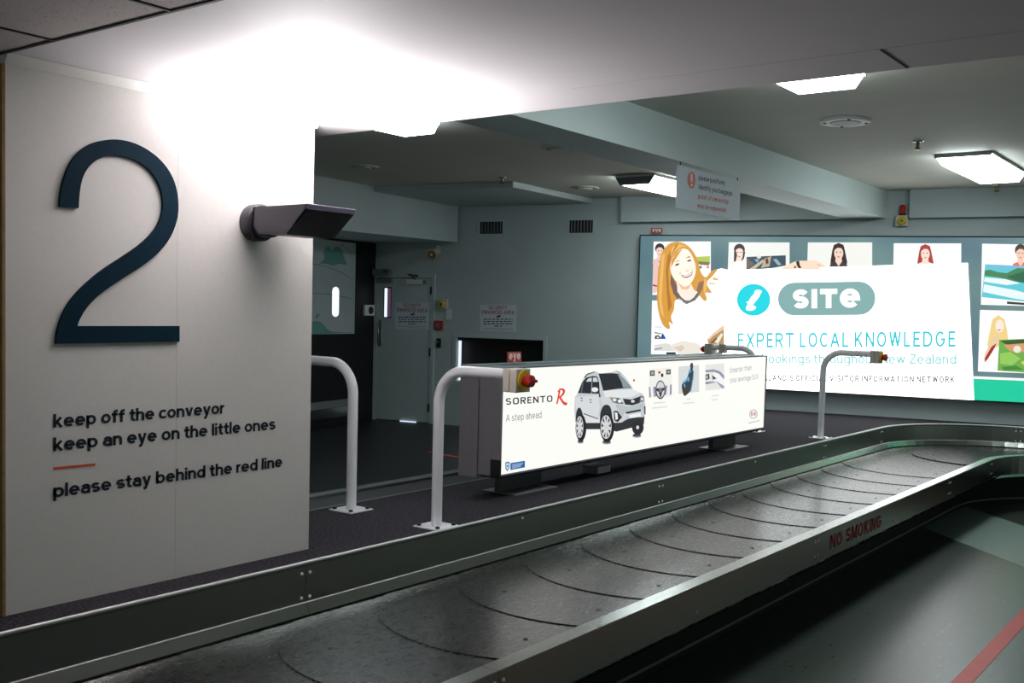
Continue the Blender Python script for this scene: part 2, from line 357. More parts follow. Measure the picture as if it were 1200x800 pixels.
# back wall with the hatch opening
HA, HB, HZ0, HZ1 = 5.69, 7.01, 0.62, 1.226
b = MB()
def slab(a0, a1, z0, z1, d0, d1, m, bb=None):
    (bb or b).hexa([wall(a0, z0, d0), wall(a1, z0, d0), wall(a1, z0, d1), wall(a0, z0, d1), wall(a0, z1, d0), wall(a1, z1, d0), wall(a1, z1, d1), wall(a0, z1, d1)], m)
slab(-4.5, HA, 0, 3.2, -0.2, 0, M['wall']); slab(HB, 9.4, 0, 3.2, -0.2, 0, M['wall'])
slab(HA, HB, 0, HZ0, -0.2, 0, M['wall']); slab(HA, HB, HZ1, 3.2, -0.2, 0, M['wall'])
structure(b, 'wall_back', 'pale painted back wall behind the big backlit board', 'wall')
# hatch
t = thing('window_1', wall(6.35, HZ0), 'dark service hatch opening in the back wall behind the light box', 'hatch', None, 'structure')
b = MB(); slab(HA, HB, HZ0, HZ1, -0.19, -0.16, M['black']); b.build('shutter', t)
b = MB()
for (a0, a1, z0, z1) in ((HA-0.05, HA, HZ0-0.05, HZ1+0.05), (HB, HB+0.05, HZ0-0.05, HZ1+0.05), (HA, HB, HZ1, HZ1+0.05), (HA, HB, HZ0-0.05, HZ0)): slab(a0, a1, z0, z1, 0, 0.012, M['door'])
b.build('window_frame', t)
b = MB(); slab(HA+0.002, HB-0.002, HZ1-0.045, HZ1-0.003, -0.15, -0.04, M['grille']); b.build('shutter_roll', t)
b = MB(); slab(HB-0.035, HB-0.004, HZ0+0.01, HZ1-0.05, -0.08, -0.06, M['daylight']); tag(b.build('light_gap', t), 'bright white slit of light')

# black side wall, map, steel rail
b = MB(); b.hexa([side(0.0, 0, -0.15), side(5.5, 0, -0.15), side(5.5, 0, 0), side(0.0, 0, 0), side(0.0, 2.52, -0.15), side(5.5, 2.52, -0.15), side(5.5, 2.52, 0), side(0.0, 2.52, 0)], M['blackwall'])
structure(b, 'wall_left', 'black lined side wall beside the grey door', 'wall')
t = thing('baseboard_left', side(2, 0), 'steel bumper rail low on the black side wall', 'bumper rail', None, 'structure')
b = MB(); b.hexa([side(0.6, 0.24, 0), side(5, 0.24, 0), side(5, 0.24, 0.05), side(0.6, 0.24, 0.05), side(0.6, 0.335, 0), side(5, 0.335, 0), side(5, 0.335, 0.02), side(0.6, 0.335, 0.02)], M['alu']); b.build('top_rail', t)
b = MB(); b.hexa([side(0.6, 0.10, 0), side(5, 0.10, 0), side(5, 0.10, 0.03), side(0.6, 0.10, 0.03), side(0.6, 0.236, 0), side(5, 0.236, 0), side(5, 0.236, 0.045), side(0.6, 0.236, 0.045)], M['steel']); b.build('kick_rail', t)

# ceilings, beam, bulkheads
b = MB(); b.box(-13, 6, 3.52, 14, Z_C, Z_C+0.1, M['ceil']); structure(b, 'ceiling', 'high painted ceiling of the far half of the hall', 'ceiling')
b = MB(); b.box(-9, 6, 1.825, 3.53, Z_S, Z_C+0.15, M['soffit']); structure(b, 'ceiling_soffit', 'low smooth white ceiling band lit by the wall uplight', 'soffit')
b = MB(); b.box(-1.063, -1.057, 3.24, 3.52, Z_S-0.002, Z_S, M['gap']); b.box(-2.2, 6, 3.237, 3.240, Z_S-0.001, Z_S, M['joint']); b.build('trim_joint', bpy.data.objects['ceiling_soffit'])
t = thing('ceiling_tiles', (-2, 0, Z_S), 'grey speckled tile ceiling at the near upper left', 'ceiling', None, 'structure')
b = MB(); b.box(-9, 6, -4, 1.815, Z_S, Z_S+0.1, M['tile']); b.build('tiles', t)
b = MB()
for i in range(-6, 6): b.box(-3.235+i*0.62-0.006, -3.235+i*0.62+0.006, -4, 1.815, Z_S-0.004, Z_S, M['gap'])
for j in range(8): b.box(-9, 6, 1.813-j*0.62, 1.825-j*0.62, Z_S-0.004, Z_S+(0.1 if j == 0 else 0), M['gap'])
b.build('tile_grid', t)
def beam_end(x): # y where the back wall is
    return (WC - NC.x*x)/NC.y
b = MB(); b.prism([(-4.25, 3.53, 2.77), (-3.81, 3.53, 2.77), (-3.81, beam_end(-3.81), 2.77), (-4.25, beam_end(-4.25), 2.77)], (0, 0, Z_C-2.77), M['beam'])
structure(b, 'ceiling_beam', 'long boxed beam under the far ceiling running to the back wall', 'beam')
b = MB(); slab(1.60, 4.62, 2.765, Z_C, 0, 0.10, M['wall']); structure(b, 'wall_bulkhead', 'boxed bulkhead on the back wall left of the beam end', 'bulkhead')
b = MB(); slab(-4.4, 1.17, 2.765, Z_C, 0, 0.10, M['wall']); structure(b, 'wall_bulkhead_right', 'boxed bulkhead on the back wall above the right half of the board', 'bulkhead')
b = MB()
A0, A1 = Vector((-8.72, 5.04, 0)), Vector((-9.264, 10.977, 0)); back = Vector((-3.2, -0.6, 0))
b.hexa([A0+Vector((0, 0, 2.46)), A1+Vector((0, 0, 2.525)), A1+back+Vector((0, 0, 2.525)), A0+back+Vector((0, 0, 2.46)), A0+Vector((0, 0, Z_C)), A1+Vector((0, 0, Z_C)), A1+back+Vector((0, 0, Z_C)), A0+back+Vector((0, 0, Z_C))], M['wall'])
structure(b, 'wall_bulkhead_left', 'deep pale bulkhead over the black side wall and grey door', 'bulkhead')
b = MB(); b.prism([(-7.25, 9.55, 3.015), tuple(wall(5.05, 3.015)), tuple(wall(7.05, 3.015)), (-9.1, 9.20, 3.015)], (0, 0, Z_C-3.015), M['wall'])
structure(b, 'ceiling_drop_panel', 'flat dropped ceiling panel in the far left ceiling corner', 'ceiling panel')

# ================================================================== THE FREESTANDING SIGN WALL
pan = thing('wall_panel', (-3.6, 2.5, Z_P), 'tall pale partition with the number two standing on the carpet', 'partition', None, 'structure')
PY0, PY1, PZT = 1.822, 3.215, 2.395
b = MB(); b.box(-3.62, -3.56, PY0+0.003, PY1, Z_P+0.001, PZT, M['panel']); b.build('facing_board', pan)
b = MB(); b.box(-4.0, -3.62, PY0+0.003, PY1-0.02, Z_P+0.001, PZT, M['panel']); b.build('core', pan)
b = MB(); b.box(-4.0, -3.558, PY0-0.008, PY0+0.003, Z_P+0.001, PZT, M['mdf']); tag(b.build('raw_edge', pan), 'brown raw board edge')
b = MB(); b.prism([(-3.62, PY0, PZT), (-3.555, PY0, PZT), (-3.535, PY0, PZT+0.034), (-3.62, PY0, PZT+0.034)], (0, PY1-PY0+0.012, 0), M['panel']); b.build('cornice', pan)
b = MB(); b.box(-3.5602, -3.5597, 2.5085, 2.5100, Z_P+0.01, PZT, M['joint']); b.build('panel_joint', pan)
for body, bl, br, tl in (('keep off the conveyor', (62, 501), (262.5, 484.3), (62, 485)),
                         ('keep an eye on the little ones', (62, 528.7), (322.5, 502.8), (62, 512.5)),
                         ('please stay behind the red line', (62, 583), (330.5, 546.7), (62, 567))):
    b = MB(); px_text(b, P_PANEL, body, bl, br, tl, M['ink'], 0.0016, 0.19, 'H', 0.055); b.build('lettering', pan)
b = MB(); px_poly(b, P_PANEL, [(62, 547.4), (111.5, 542.6), (111.5, 545.4), (62, 550.4)], M['orange'], 0.0012); tag(b.build('rule', pan), 'short orange rule')

# numeral
def q2(pts): return [(50+x/3.077, 150+y/3.077) for x, y in pts]
top = smooth_line(q2([(55, 283), (58, 240), (70, 185), (92, 130), (125, 87), (172, 56), (238, 42), (300, 48), (360, 72), (415, 113), (455, 165), (477, 225), (483, 290), (474, 345), (450, 400), (410, 450), (355, 495), (290, 537), (230, 577), (182, 615), (147, 655), (126, 692), (119, 713)]))
bot = smooth_line(q2([(42, 777), (46, 735), (62, 680), (92, 625), (140, 570), (205, 515), (280, 465), (345, 420), (393, 373), (419, 325), (427, 275), (420, 225), (400, 180), (365, 140), (315, 112), (255, 100), (205, 108), (165, 135), (140, 175), (128, 225), (123, 289)]))
pts = top + q2([(487, 713), (487, 769)]) + bot
b = MB(); b.prism([P_PANEL.at(x, y, 0.001) for x, y in pts], (0.012, 0, 0), M['navy'])
tag(b.build('numeral_sign', None, 0, (-3.56, 2.25, 1.44)), 'large dark blue raised numeral 2 fixed to the pale partition', 'numeral')

# wall uplight
UX, UY, UZ = -3.56, 2.95, 1.945
t = thing('wall_uplight', (UX, UY, UZ), 'charcoal wedge shaped uplight mounted on the pale partition', 'wall light')
y0, y1 = 2.815, 3.075
b = MB(); b.tube([(UX+0.001, 2.885, UZ), (UX+0.05, 2.885, UZ), (UX+0.056, 2.885, UZ)], [0.078, 0.078, 0.072], M['fixture'], 32); b.build('mounting_base', t)
b = MB(); b.tube([(UX+0.05, 2.885, UZ-0.005), (UX+0.115, 2.885, UZ-0.005)], 0.058, M['fixture'], 24); b.build('knuckle', t)
xs = lambda z: -3.275+(z-1.888)*(0.119/0.097)        # the slanted front
b = MB(); ZG = 1.935
b.prism([(-3.483, y0, ZG), (xs(ZG), y0, ZG), (-3.275, y0, 1.888), (-3.445, y0, 1.892)], (0, y1-y0, 0), M['fixture'])
side_p = [(-3.483, ZG), (-3.483, 2.003), (-3.152, 2.003), (-3.156, 1.985), (xs(ZG), ZG)]
for ya in (y0, y1-0.006): b.prism([(x, ya, z) for x, z in side_p], (0, 0.006, 0), M['fixture'])
b.box(-3.483, -3.475, y0, y1, ZG, 2.003, M['fixture'])
b.prism([(xs(ZG), y0, ZG), (-3.156, y0, 1.985), (-3.152, y0, 2.003), (-3.162, y0, 2.003), (-3.166, y0, 1.985), (xs(ZG)-0.012, y0, ZG)], (0, y1-y0, 0), M['fixture'])
b.build('lamp_body', t)
b = MB(); b.prism([(-3.1525, y0-0.001, 2.0045), (-3.150, y0-0.001, 2.003), (-3.156, y0-0.001, 1.984), (-3.158, y0-0.001, 1.985)], (0, y1-y0+0.002, 0), M['fixture_rim']); tag(b.build('rim', t), 'paler front rim')
b = MB(); b.prism([(-3.158, y0+0.004, 1.9825), (-3.1585+0.002, y0+0.004, 1.9815), (-3.2745, y0+0.004, 1.8855), (-3.277, y0+0.004, 1.8865)], (0, y1-y0-0.008, 0), M['fixture_dark']); tag(b.build('front_plate', t), 'glossy black underside plate')
b = MB(); b.box(-3.47, xs(ZG)-0.016, y0+0.01, y1-0.01, ZG+0.001, ZG+0.008, M['upglow']); tag(b.build('lamp_glass', t), 'glowing white lamp glass')
sl = bpy.data.lights.new('uplight_bulb', 'SPOT'); sl.energy = UPLIGHT_W; sl.spot_size = math.radians(165); sl.spot_blend = 1.0; sl.shadow_soft_size = 0.05; sl.color = (1.0, 0.955, 0.97)
so_ = bpy.data.objects.new('uplight_bulb', sl); COL.objects.link(so_); so_.parent = t; so_.location = Vector((-3.31, 2.945, 2.0))-t.location
so_.rotation_euler = Vector((0.42, 0.0, 1.0)).to_track_quat('-Z', 'Y').to_euler()
b = MB(); b.tube([(UX+0.03, 2.835, UZ-0.062), (UX+0.03, 2.829, UZ-0.070)], 0.009, M['black'], 12); b.build('screw', t)

# ================================================================== BAGGAGE CAROUSEL
car = thing('baggage_carousel', (-2.7, 4.5, 0), 'steel sided baggage carousel with dark rubber belt curving along the back wall', 'baggage carousel')
def clip(fr, s0, s1):      # part of a path between two arc lengths
    out = []; s = 0
    for (p, a), (q, c) in zip(fr, fr[1:]):
        d = (q-p).length
        lo, hi = max(s0, s), min(s1, s+d)
        if lo < hi-1e-6:
            f0, f1 = (lo-s)/d, (hi-s)/d
            if not out: out.append((p.lerp(q, f0), a.lerp(c, f0)))
            out.append((p.lerp(q, f1), a.lerp(c, f1)))
        s += d
    return out
def rivets(panel, fr, o, zs, at_start, at_end, mid=None):
    pr = []
    if at_start: pr.append((fr[0], 0.022))
    if at_end: pr.append((fr[-1], -0.022))
    for (p, sd), ds in pr:
        tan = Vector((-sd.y, sd.x, 0))
        for z in zs:
            c = p + sd*o + tan*ds + Vector((0, 0, z))
            b = MB(); b.tube([c, c+sd*0.003, c+sd*0.0055], [0.008, 0.007, 0.003], M['rivet'], 10); b.build('rivet', panel)
    if mid:
        p = fr[0][0].lerp(fr[1][0], mid[0]); sd = fr[0][1]; c = p+sd*o+Vector((0, 0, mid[1]))
        b = MB(); b.tube([c, c+sd*0.003, c+sd*0.005], [0.007, 0.006, 0.003], M['rivet'], 10); b.build('rivet', panel)
PO = [(-0.014, 0.488), (-0.013, 0.496), (-0.009, 0.5005), (-0.004, 0.501), (0.001, 0.4985), (0.0035, 0.493), (0.002, 0.484), (0.002, 0.333), (0.006, 0.326), (0.031, 0.283), (0.031, 0.276), (0.026, 0.276), (0.026, 0.281), (0.0, 0.321), (-0.004, 0.33), (-0.004, 0.490)]
cuts = [0, 5.02, 8.15, 11.2, 12.83, 12.83+1.3*ENDA, 12.83+1.3*ENDA+2.5]
for i in range(len(cuts)-1):
    fr = clip(OUT, cuts[i]+0.0012, cuts[i+1]-0.0012)
    b = MB(); b.sweep(fr, PO, M['steel']); pnl = b.build('fence_panel', car)
    b = MB(); b.tube([p - sd*0.005 + Vector((0, 0, 0.499)) for p, sd in fr], 0.008, M['highlight_bead'], 8); tag(b.build('rolled_edge', pnl), 'rolled top edge with painted highlight')  # pale tube: the lip's highlight is put into its colour
    b = MB(); b.tube([p + sd*0.0035 + Vector((0, 0, 0.3275)) for p, sd in fr], 0.0035, M['highlight_bead'], 8); b.build('fold_highlight', pnl)  # pale line added to paint the highlight along the fold
    rivets(pnl, fr, 0.002, (0.455, 0.35), i > 0, i < len(cuts)-2, (0.5, 0.466) if i in (1, 2) else None)
PI = [(-0.078, 0.288), (-0.078, 0.454), (-0.072, 0.460), (-0.004, 0.460), (0.0, 0.455), (0.0, 0.306), (-0.018, 0.303), (-0.018, 0.44), (-0.062, 0.44), (-0.062, 0.288)]
cuts = [0, 4.585, 7.335, 10.0, 11.32, 11.32+1.0*ENDA, 11.32+1.0*ENDA+2.1]
for i in range(len(cuts)-1):
    fr = clip(INN, cuts[i]+0.0012, cuts[i+1]-0.0012)
    b = MB(); b.sweep(fr, PI, M['steel']); pnl = b.build('fence_panel', car)
    rivets(pnl, fr, 0.0, (0.425, 0.345), i > 0, i < len(cuts)-2, (0.5, 0.345) if i in (1, 2) else None)
    if i == 2:
        b = MB(); px_text(b, P_FENCE, 'NO', (972.5, 643.5), (986.3, 637.6), (973.4, 627.0), M['redpaint'], 0.0012, 0.21); tag(b.build('lettering', pnl), 'red stencilled word')
        b = MB(); px_text(b, P_FENCE, 'SMOKING', (991, 635.5), (1032.5, 617.6), (991.8, 619.2), M['redpaint'], 0.0012, 0.21); tag(b.build('lettering', pnl), 'red stencilled word')
b = MB(); b.sweep(path(-1.97, -2.0, 9.32, 1.0, 2.2), [(-0.29, 0.0), (-0.262, 0.0), (-0.262, 0.30), (-0.29, 0.30)], M['black']); b.build('kick_plate', car)
b = MB(); b.sweep(path(-1.97, -2.0, 9.32, 1.0, 2.2), [(-0.262, 0.03), (-0.255, 0.03), (-0.255, 0.045), (-0.262, 0.045)], M['grey_case']); b.build('kick_trim', car)
# belt: a sheet under overlapping crescent plates
b = MB(); vv = []
fo = clip(OUT, 0, 17.0); 
def sample(fr, t):
    L = sum((q[0]-p[0]).length for p, q in zip(fr, fr[1:])); s = t*L
    for (p, a), (q, c) in zip(fr, fr[1:]):
        d = (q-p).length
        if s <= d+1e-9: return p.lerp(q, s/d), a.lerp(c, s/d)
        s -= d
    return fr[-1]
N1 = 60; o_s = clip(OUT, 0, 12.83) ; i_s = clip(INN, 0, 11.32); o_c = clip(OUT, 12.83, 16.9); i_c = clip(INN, 11.32, 14.6)
pairs = [(sample(o_s, k/20), sample(i_s, k/20)) for k in range(20)] + [(sample(o_c, k/24), sample(i_c, k/24)) for k in range(25)]
for (po, so), (pi_, si) in pairs:
    vv += [po+so*0.03+Vector((0, 0, 0.272)), pi_-si*0.03+Vector((0, 0, 0.272))]
b.raw(vv, [(2*i, 2*i+1, 2*i+3, 2*i+2) for i in range(len(pairs)-1)], M['rubber']); b.build('belt_base', car)
def crescent(cx, cy_, heading, half, zlead=0.2815, ztrail=0.2765, pitch=0.57):
    R = 0.72; mb = MB(); n = 20; lead = []; trail = []
    fx, fy = math.sin(heading), math.cos(heading)      # travel direction
    sx, sy_ = math.cos(heading), -math.sin(heading)    # across
    for i in range(n+1):
        u = -half + 2*half*i/n
        w_ = -math.sqrt(max(0.0, R*R-u*u)) + R*0.5
        for lst, dd, z in ((lead, 0, zlead), (trail, pitch+0.035, ztrail)):
            lst.append(Vector((cx+sx*u+fx*(w_+dd), cy_+sy_*u+fy*(w_+dd), z)))
    low = [p-Vector((0, 0, 0.004)) for p in lead]
    V = lead+trail+low; k = n+1
    mb.raw(V, [(i, i+1, k+i+1, k+i) for i in range(n)], M['rubber']); mb.raw(V, [(i, 2*k+i, 2*k+i+1, i+1) for i in range(n)], M['rubber_edge'])
    for u, w_ in ((-0.28, 0.16), (0.22, 0.2)):
        c = Vector((cx+sx*u+fx*(w_-0.36+0.12), cy_+sy_*u+fy*(w_-0.36+0.12), zlead+0.0005)); mb.face([c+Vector((0.011*math.cos(a*math.pi/4), 0.011*math.sin(a*math.pi/4), 0)) for a in range(8)], M['rubber_edge'])
    return mb.build('belt_plate', car)
for k in range(21): crescent(-2.650, -1.55+k*0.55, 0, 0.655)
for k in range(4):
    (po, so), (pi_, si) = sample(o_c, 0.16+k*0.19), sample(i_c, 0.16+k*0.19)
    c = po.lerp(pi_, 0.5); a = math.atan2(so.y, so.x); half = (po-pi_).length/2-0.06
    crescent(c.x, c.y, -a, min(half, 0.7))

# ================================================================== EMERGENCY STOP POSTS
def estop_post(x, y, dirx, label, stop=True, sticker=False):
    t = thing('emergency_stop_post', (x, y, Z_P), label, 'post', 'bent white posts on the carpeted island')
    b = MB(); b.box(x-0.085, x+0.085, y-0.085, y+0.085, Z_P, Z_P+0.008, M['white_paint']); plate = b.build('base_plate', t, 0.002)
    for sx in (-1, 1):
        for sy_ in (-1, 1):
            b = MB(); b.tube([(x+sx*0.062, y+sy_*0.062, Z_P+0.008), (x+sx*0.062, y+sy_*0.062, Z_P+0.018)], 0.011, M['black'], 6); b.build('bolt', plate)
    zt = 1.297; R = 0.17; L = 0.45
    pth = [(x, y, Z_P+0.008), (x, y, zt-R)] + [(x+dirx*R*(1-math.cos(a*math.pi/20)), y, zt-R+R*math.sin(a*math.pi/20)) for a in range(1, 11)] + [(x+dirx*L, y, zt)]
    b = MB(); b.tube(pth, 0.0275, M['white_paint'], 20); b.build('bent_tube', t)
    if stop:
        xb = x+dirx*L; zc = zt-0.025
        def bx(d0, d1, h, m, name, par, bev=0.003):
            b = MB(); a_, c_ = sorted((xb+dirx*d0, xb+dirx*d1)); b.box(a_, c_, y-h, y+h, zc-h, zc+h, m); return b.build(name, par, bev)
        bx(-0.004, 0.034, 0.056, M['beige'], 'switch_box', t)
        bx(0.037, 0.078, 0.056, M['beige'], 'switch_cover', t)
        b = MB(); b.tube([(xb+dirx*0.078, y, zc), (xb+dirx*0.086, y, zc)], 0.05, M['yellow'], 28); tag(b.build('warning_disc', t), 'yellow disc')
        b = MB(); b.tube([(xb+dirx*0.086, y, zc), (xb+dirx*0.105, y, zc), (xb+dirx*0.107, y, zc), (xb+dirx*0.13, y, zc)], [0.024, 0.022, 0.032, 0.028], M['red'], 20)
        b.box(min(xb+dirx*0.13, xb+dirx*0.14), max(xb+dirx*0.13, xb+dirx*0.14), y-0.03, y+0.03, zc-0.007, zc+0.007, M['red'])
        tag(b.build('stop_knob', t), 'red stop knob')
    if sticker:
        b = MB(); b.box(x-0.385, x-0.32, y-0.031, y+0.031, zt-0.055, zt+0.032, M['beige']); b.build('cable_clip', t)
    return t
estop_post(-4.088, 3.995, -1, 'bent white post just behind the right edge of the pale partition')
estop_post(-3.462, 3.985, 1, 'bent white post with red stop knob in front of the light box end')
estop_post(-3.492, 9.44, 1, 'bent white post with red stop knob beyond the light box before the big board')
estop_post(-4.17, 9.46, -1, 'bent white post mostly hidden behind the far top of the light box', True, True)

# ================================================================== ISLAND LIGHT BOX
lb = thing('light_box', (-3.83, 6.65, Z_P), 'long backlit advertising box with a silver car standing on the carpeted island', 'light box')
LY0, LY1 = 4.765, 8.555
b = MB(); b.box(-3.826, -3.676, LY0, LY1, 0.637, 1.272, M['grey_case']); b.box(-3.826, -3.676, LY0+0.001, LY1-0.001, 1.272, 1.2735, M['teal_case']); b.build('front_case', lb, 0.004)
b = MB(); b.box(-3.975, -3.834, LY0, LY1, 0.615, 1.276, M['grey_case']); b.box(-3.975, -3.834, LY0+0.001, LY1-0.001, 1.276, 1.2775, M['teal_case']); b.build('rear_case', lb, 0.004)
b = MB(); b.box(-3.834, -3.826, LY0+0.01, LY1-0.01, 0.65, 1.26, M['black']); b.build('seam', lb)
b = MB()
for (y0_, y1_, z0_, z1_) in ((LY0, LY1, 0.637, 0.647), (LY0, LY1, 1.264, 1.2735), (LY0, LY0+0.02, 0.647, 1.264), (LY1-0.02, LY1, 0.647, 1.264)): b.box(-3.676, -3.667, y0_, y1_, z0_, z1_, M['grey_case'])
b.build('face_frame', lb)
b = MB(); b.box(-3.676, -3.672, LY0+0.02, LY1-0.02, 0.647, 1.264, boxp((250, 250, 244), 1.02)); face = b.build('face_panel', lb)
b = MB(); b.box(-3.73, -3.664, LY0-0.004, LY0+0.012, 0.63, 0.735, M['black']); tag(b.build('corner_bracket', lb), 'black corner bracket')
b = MB(); b.box(-3.82, -3.68, LY0+0.02, LY1-0.02, 0.622, 0.637, M['black']); b.build('gap_shade_strip', lb)  # black strip paints the shade in the gap below the case
for ys in (5.0, 7.90):
    b = MB(); b.box(-3.88, -3.835, ys+0.0, ys+0.43, Z_P+0.006, 0.63, M['stand']); post = b.build('stand', lb)
    b = MB(); b.box(-3.96, -3.70, ys-0.02, ys+0.42, Z_P, Z_P+0.006, M['grey_case']); b.build('foot_plate', post)
b = MB(); P = Plane((1, 0, 0), -3.80)
px_poly(b, P, [(594.8, 412.2), (610.8, 411.8), (611, 423.6), (594.8, 424.2)], M['redtag'], 0.0)
px_poly(b, P, [(594.8, 412.2), (610.8, 411.8), (611, 423.6), (594.8, 424.2)], M['redtag'], -0.006)
px_text(b, P, 'eye', (596.2, 421.4), (610, 420.9), (596.2, 414), M['white'], 0.001, 0.2, 'e', 0.06); tag(b.build('name_tag', lb), 'small red tag with white lettering')
b = MB(); b.box(-3.806, -3.80, LY0+0.30, LY0+0.42, 1.272, 1.285, M['grey_case']); b.build('tag_foot', lb)

S1 = lambda pts: [(640+x/7.27, 420+y/7.27) for x, y in pts]
S2 = lambda pts: [(750+x/8, 410+y/8) for x, y in pts]
E1 = lambda cx, cy_, rx, ry, n=24: S1(ell(cx, cy_, rx, ry, n)); E2 = lambda cx, cy_, rx, ry, n=24: S2(ell(cx, cy_, rx, ry, n))
carp = MB(); LZ = [0.0004]
def cpoly(pts, rgb, mb=None, s=None):
    LZ[0] += 0.00012; px_poly(mb or carp, P_BOX, pts, boxp(rgb, s), LZ[0])
for cx, cy_, rx in ((515, 716, 38), (292, 710, 26), (772, 660, 38)): cpoly(E1(cx, cy_, rx, 14), (150, 152, 156))
for cx, cy_, rx in ((515, 706, 34), (292, 700, 24), (772, 650, 34)): cpoly(E1(cx, cy_, rx, 14), (70, 72, 76))
cpoly(S1([(310, 540), (470, 540), (640, 540), (700, 508), (838, 486), (832, 560), (790, 572), (600, 622), (545, 610), (460, 602), (330, 602)]), (48, 48, 52))
cpoly(E1(780, 588, 50, 60), (40, 40, 44)); cpoly(E1(778, 586, 12, 16), (225, 225, 225))
cpoly(S1(smooth_line([(243, 325), (264, 298), (300, 208), (330, 152), (420, 112), (460, 126), (570, 114), (640, 126), (690, 182), (728, 240), (740, 264), (800, 292), (832, 318), (842, 400), (838, 490), (780, 500), (700, 512), (640, 545)], 3) + [(545, 548), (310, 548), (245, 540), (238, 450)]), (196, 203, 207))
cpoly(S1([(247, 330), (445, 310), (455, 420), (440, 500), (312, 470), (300, 440), (275, 420), (250, 440)]), (214, 218, 220))
cpoly(S1([(312, 470), (440, 505), (470, 470), (466, 546), (312, 546)]), (222, 226, 228))
cpoly(S1([(485, 277), (620, 264), (735, 264), (798, 292), (720, 330), (640, 332), (545, 326), (500, 330)]), (226, 230, 232))
cpoly(S1([(545, 326), (640, 332), (720, 335), (798, 300), (832, 320), (838, 420), (700, 470), (640, 540), (560, 545), (552, 470), (520, 405), (480, 395), (460, 330)]), (206, 212, 215))
cpoly(S1([(590, 385), (700, 410), (830, 375), (836, 430), (800, 432), (670, 455), (650, 500), (600, 430)]), (184, 192, 197))
cpoly(S1([(268, 294), (302, 205), (338, 162), (395, 148), (432, 152), (450, 205), (454, 300)]), (34, 36, 42))
cpoly(S1([(336, 196), (356, 170), (386, 162), (386, 196)]), (205, 210, 214)); cpoly(S1([(396, 162), (426, 160), (440, 198), (396, 198)]), (205, 210, 214))
cpoly(S1([(384, 198), (390, 198), (388, 296), (380, 296)]), (150, 155, 160)); cpoly(S1([(306, 205), (318, 200), (302, 292), (290, 293)]), (90, 96, 104))
cpoly(S1([(443, 128), (560, 124), (618, 130), (655, 168), (724, 248), (610, 257), (482, 274), (468, 215)]), (36, 38, 42))
cpoly(S1([(604, 134), (630, 142), (716, 244), (652, 248), (640, 200)]), (140, 152, 158))
cpoly(S1([(318, 160), (345, 128), (410, 109), (414, 116), (350, 138), (328, 166)]), (80, 84, 90)); cpoly(S1([(555, 112), (600, 103), (640, 124), (632, 128), (600, 110)]), (120, 124, 130))
cpoly(E1(412, 268, 31, 24), (70, 74, 80)); cpoly(E1(411, 264, 29, 20), (232, 235, 236))
cpoly(S1([(445, 300), (458, 300), (460, 328), (447, 328)]), (40, 42, 46))
for x, y in ((298, 348), (374, 362)): cpoly(S1([(x-9, y-16), (x+9, y-16), (x+9, y+14), (x-9, y+14)]), (110, 116, 122)); cpoly(S1([(x-12, y-5), (x+10, y-5), (x+10, y+5), (x-12, y+5)]), (232, 234, 236))
cpoly(S1([(314, 464), (380, 488), (444, 512), (440, 518), (378, 496), (314, 473)]), (70, 74, 78))
cpoly(S1([(538, 330), (620, 336), (658, 386), (610, 384), (562, 372)]), (96, 104, 110)); cpoly(E1(578, 352, 17, 14), (225, 230, 235)); cpoly(E1(622, 362, 17, 14), (240, 242, 245)); cpoly(E1(560, 342, 8, 9), (226, 150, 60))
cpoly(S1([(798, 312), (830, 324), (826, 366), (794, 374)]), (120, 128, 134)); cpoly(E1(812, 344, 9, 12), (240, 242, 245))
cpoly(S1([(648, 340), (720, 348), (797, 320), (792, 378), (732, 397), (668, 391)]), (44, 46, 50)); cpoly(E1(733, 363, 16, 12), (215, 218, 220))
cpoly(S1([(668, 456), (800, 430), (802, 446), (680, 470)]), (36, 38, 42)); cpoly(S1([(700, 480), (800, 462), (802, 490), (706, 508)]), (238, 240, 240))
cpoly(S1([(570, 444), (602, 446), (642, 500), (604, 540), (574, 526)]), (40, 42, 46)); cpoly(S1([(579, 456), (601, 462), (606, 514), (586, 522)]), (236, 238, 240))
cpoly(S1([(829, 404), (841, 404), (841, 478), (830, 470)]), (60, 64, 68))
cpoly(S1(smooth_line([(450, 545), (456, 460), (480, 405), (512, 392), (540, 412), (554, 470), (560, 548)], 4)), (44, 46, 50))
cpoly(S1(smooth_line([(245, 540), (250, 460), (268, 420), (288, 425), (304, 470), (314, 548)], 4)), (44, 46, 50))
for cx, cy_, rx, ry, ox, rrx, rry in ((513, 588, 60, 122, 504, 46, 100), (288, 588, 46, 116, 277, 31, 92)):
    cpoly(E1(cx, cy_, rx, ry, 36), (30, 30, 34)); cpoly(E1(ox, cy_-6, rrx, rry, 36), (214, 217, 220)); cpoly(E1(ox, cy_-6, rrx*0.9, rry*0.9, 36), (58, 60, 66))
    for k in range(9):
        a = math.radians(k*40+10); da = 0.16
        cpoly(S1([(ox+0.15*rrx*math.cos(a-1.2), cy_-6+0.15*rry*math.sin(a-1.2)), (ox+0.9*rrx*math.cos(a-da), cy_-6+0.9*rry*math.sin(a-da)), (ox+0.9*rrx*math.cos(a+da), cy_-6+0.9*rry*math.sin(a+da)), (ox+0.15*rrx*math.cos(a+1.2), cy_-6+0.15*rry*math.sin(a+1.2))]), (214, 217, 220))
    cpoly(E1(ox, cy_-6, rrx*0.2, rry*0.2, 16), (200, 203, 206))
tag(carp.build('car_picture', face), 'printed picture of a silver off road car')
b = MB(); LZ[0] = 0.0004
cpoly(S1([(741, 176), (755, 175), (755, 194), (741, 195)]), (200, 40, 50), b); b.build('red_dot', face)
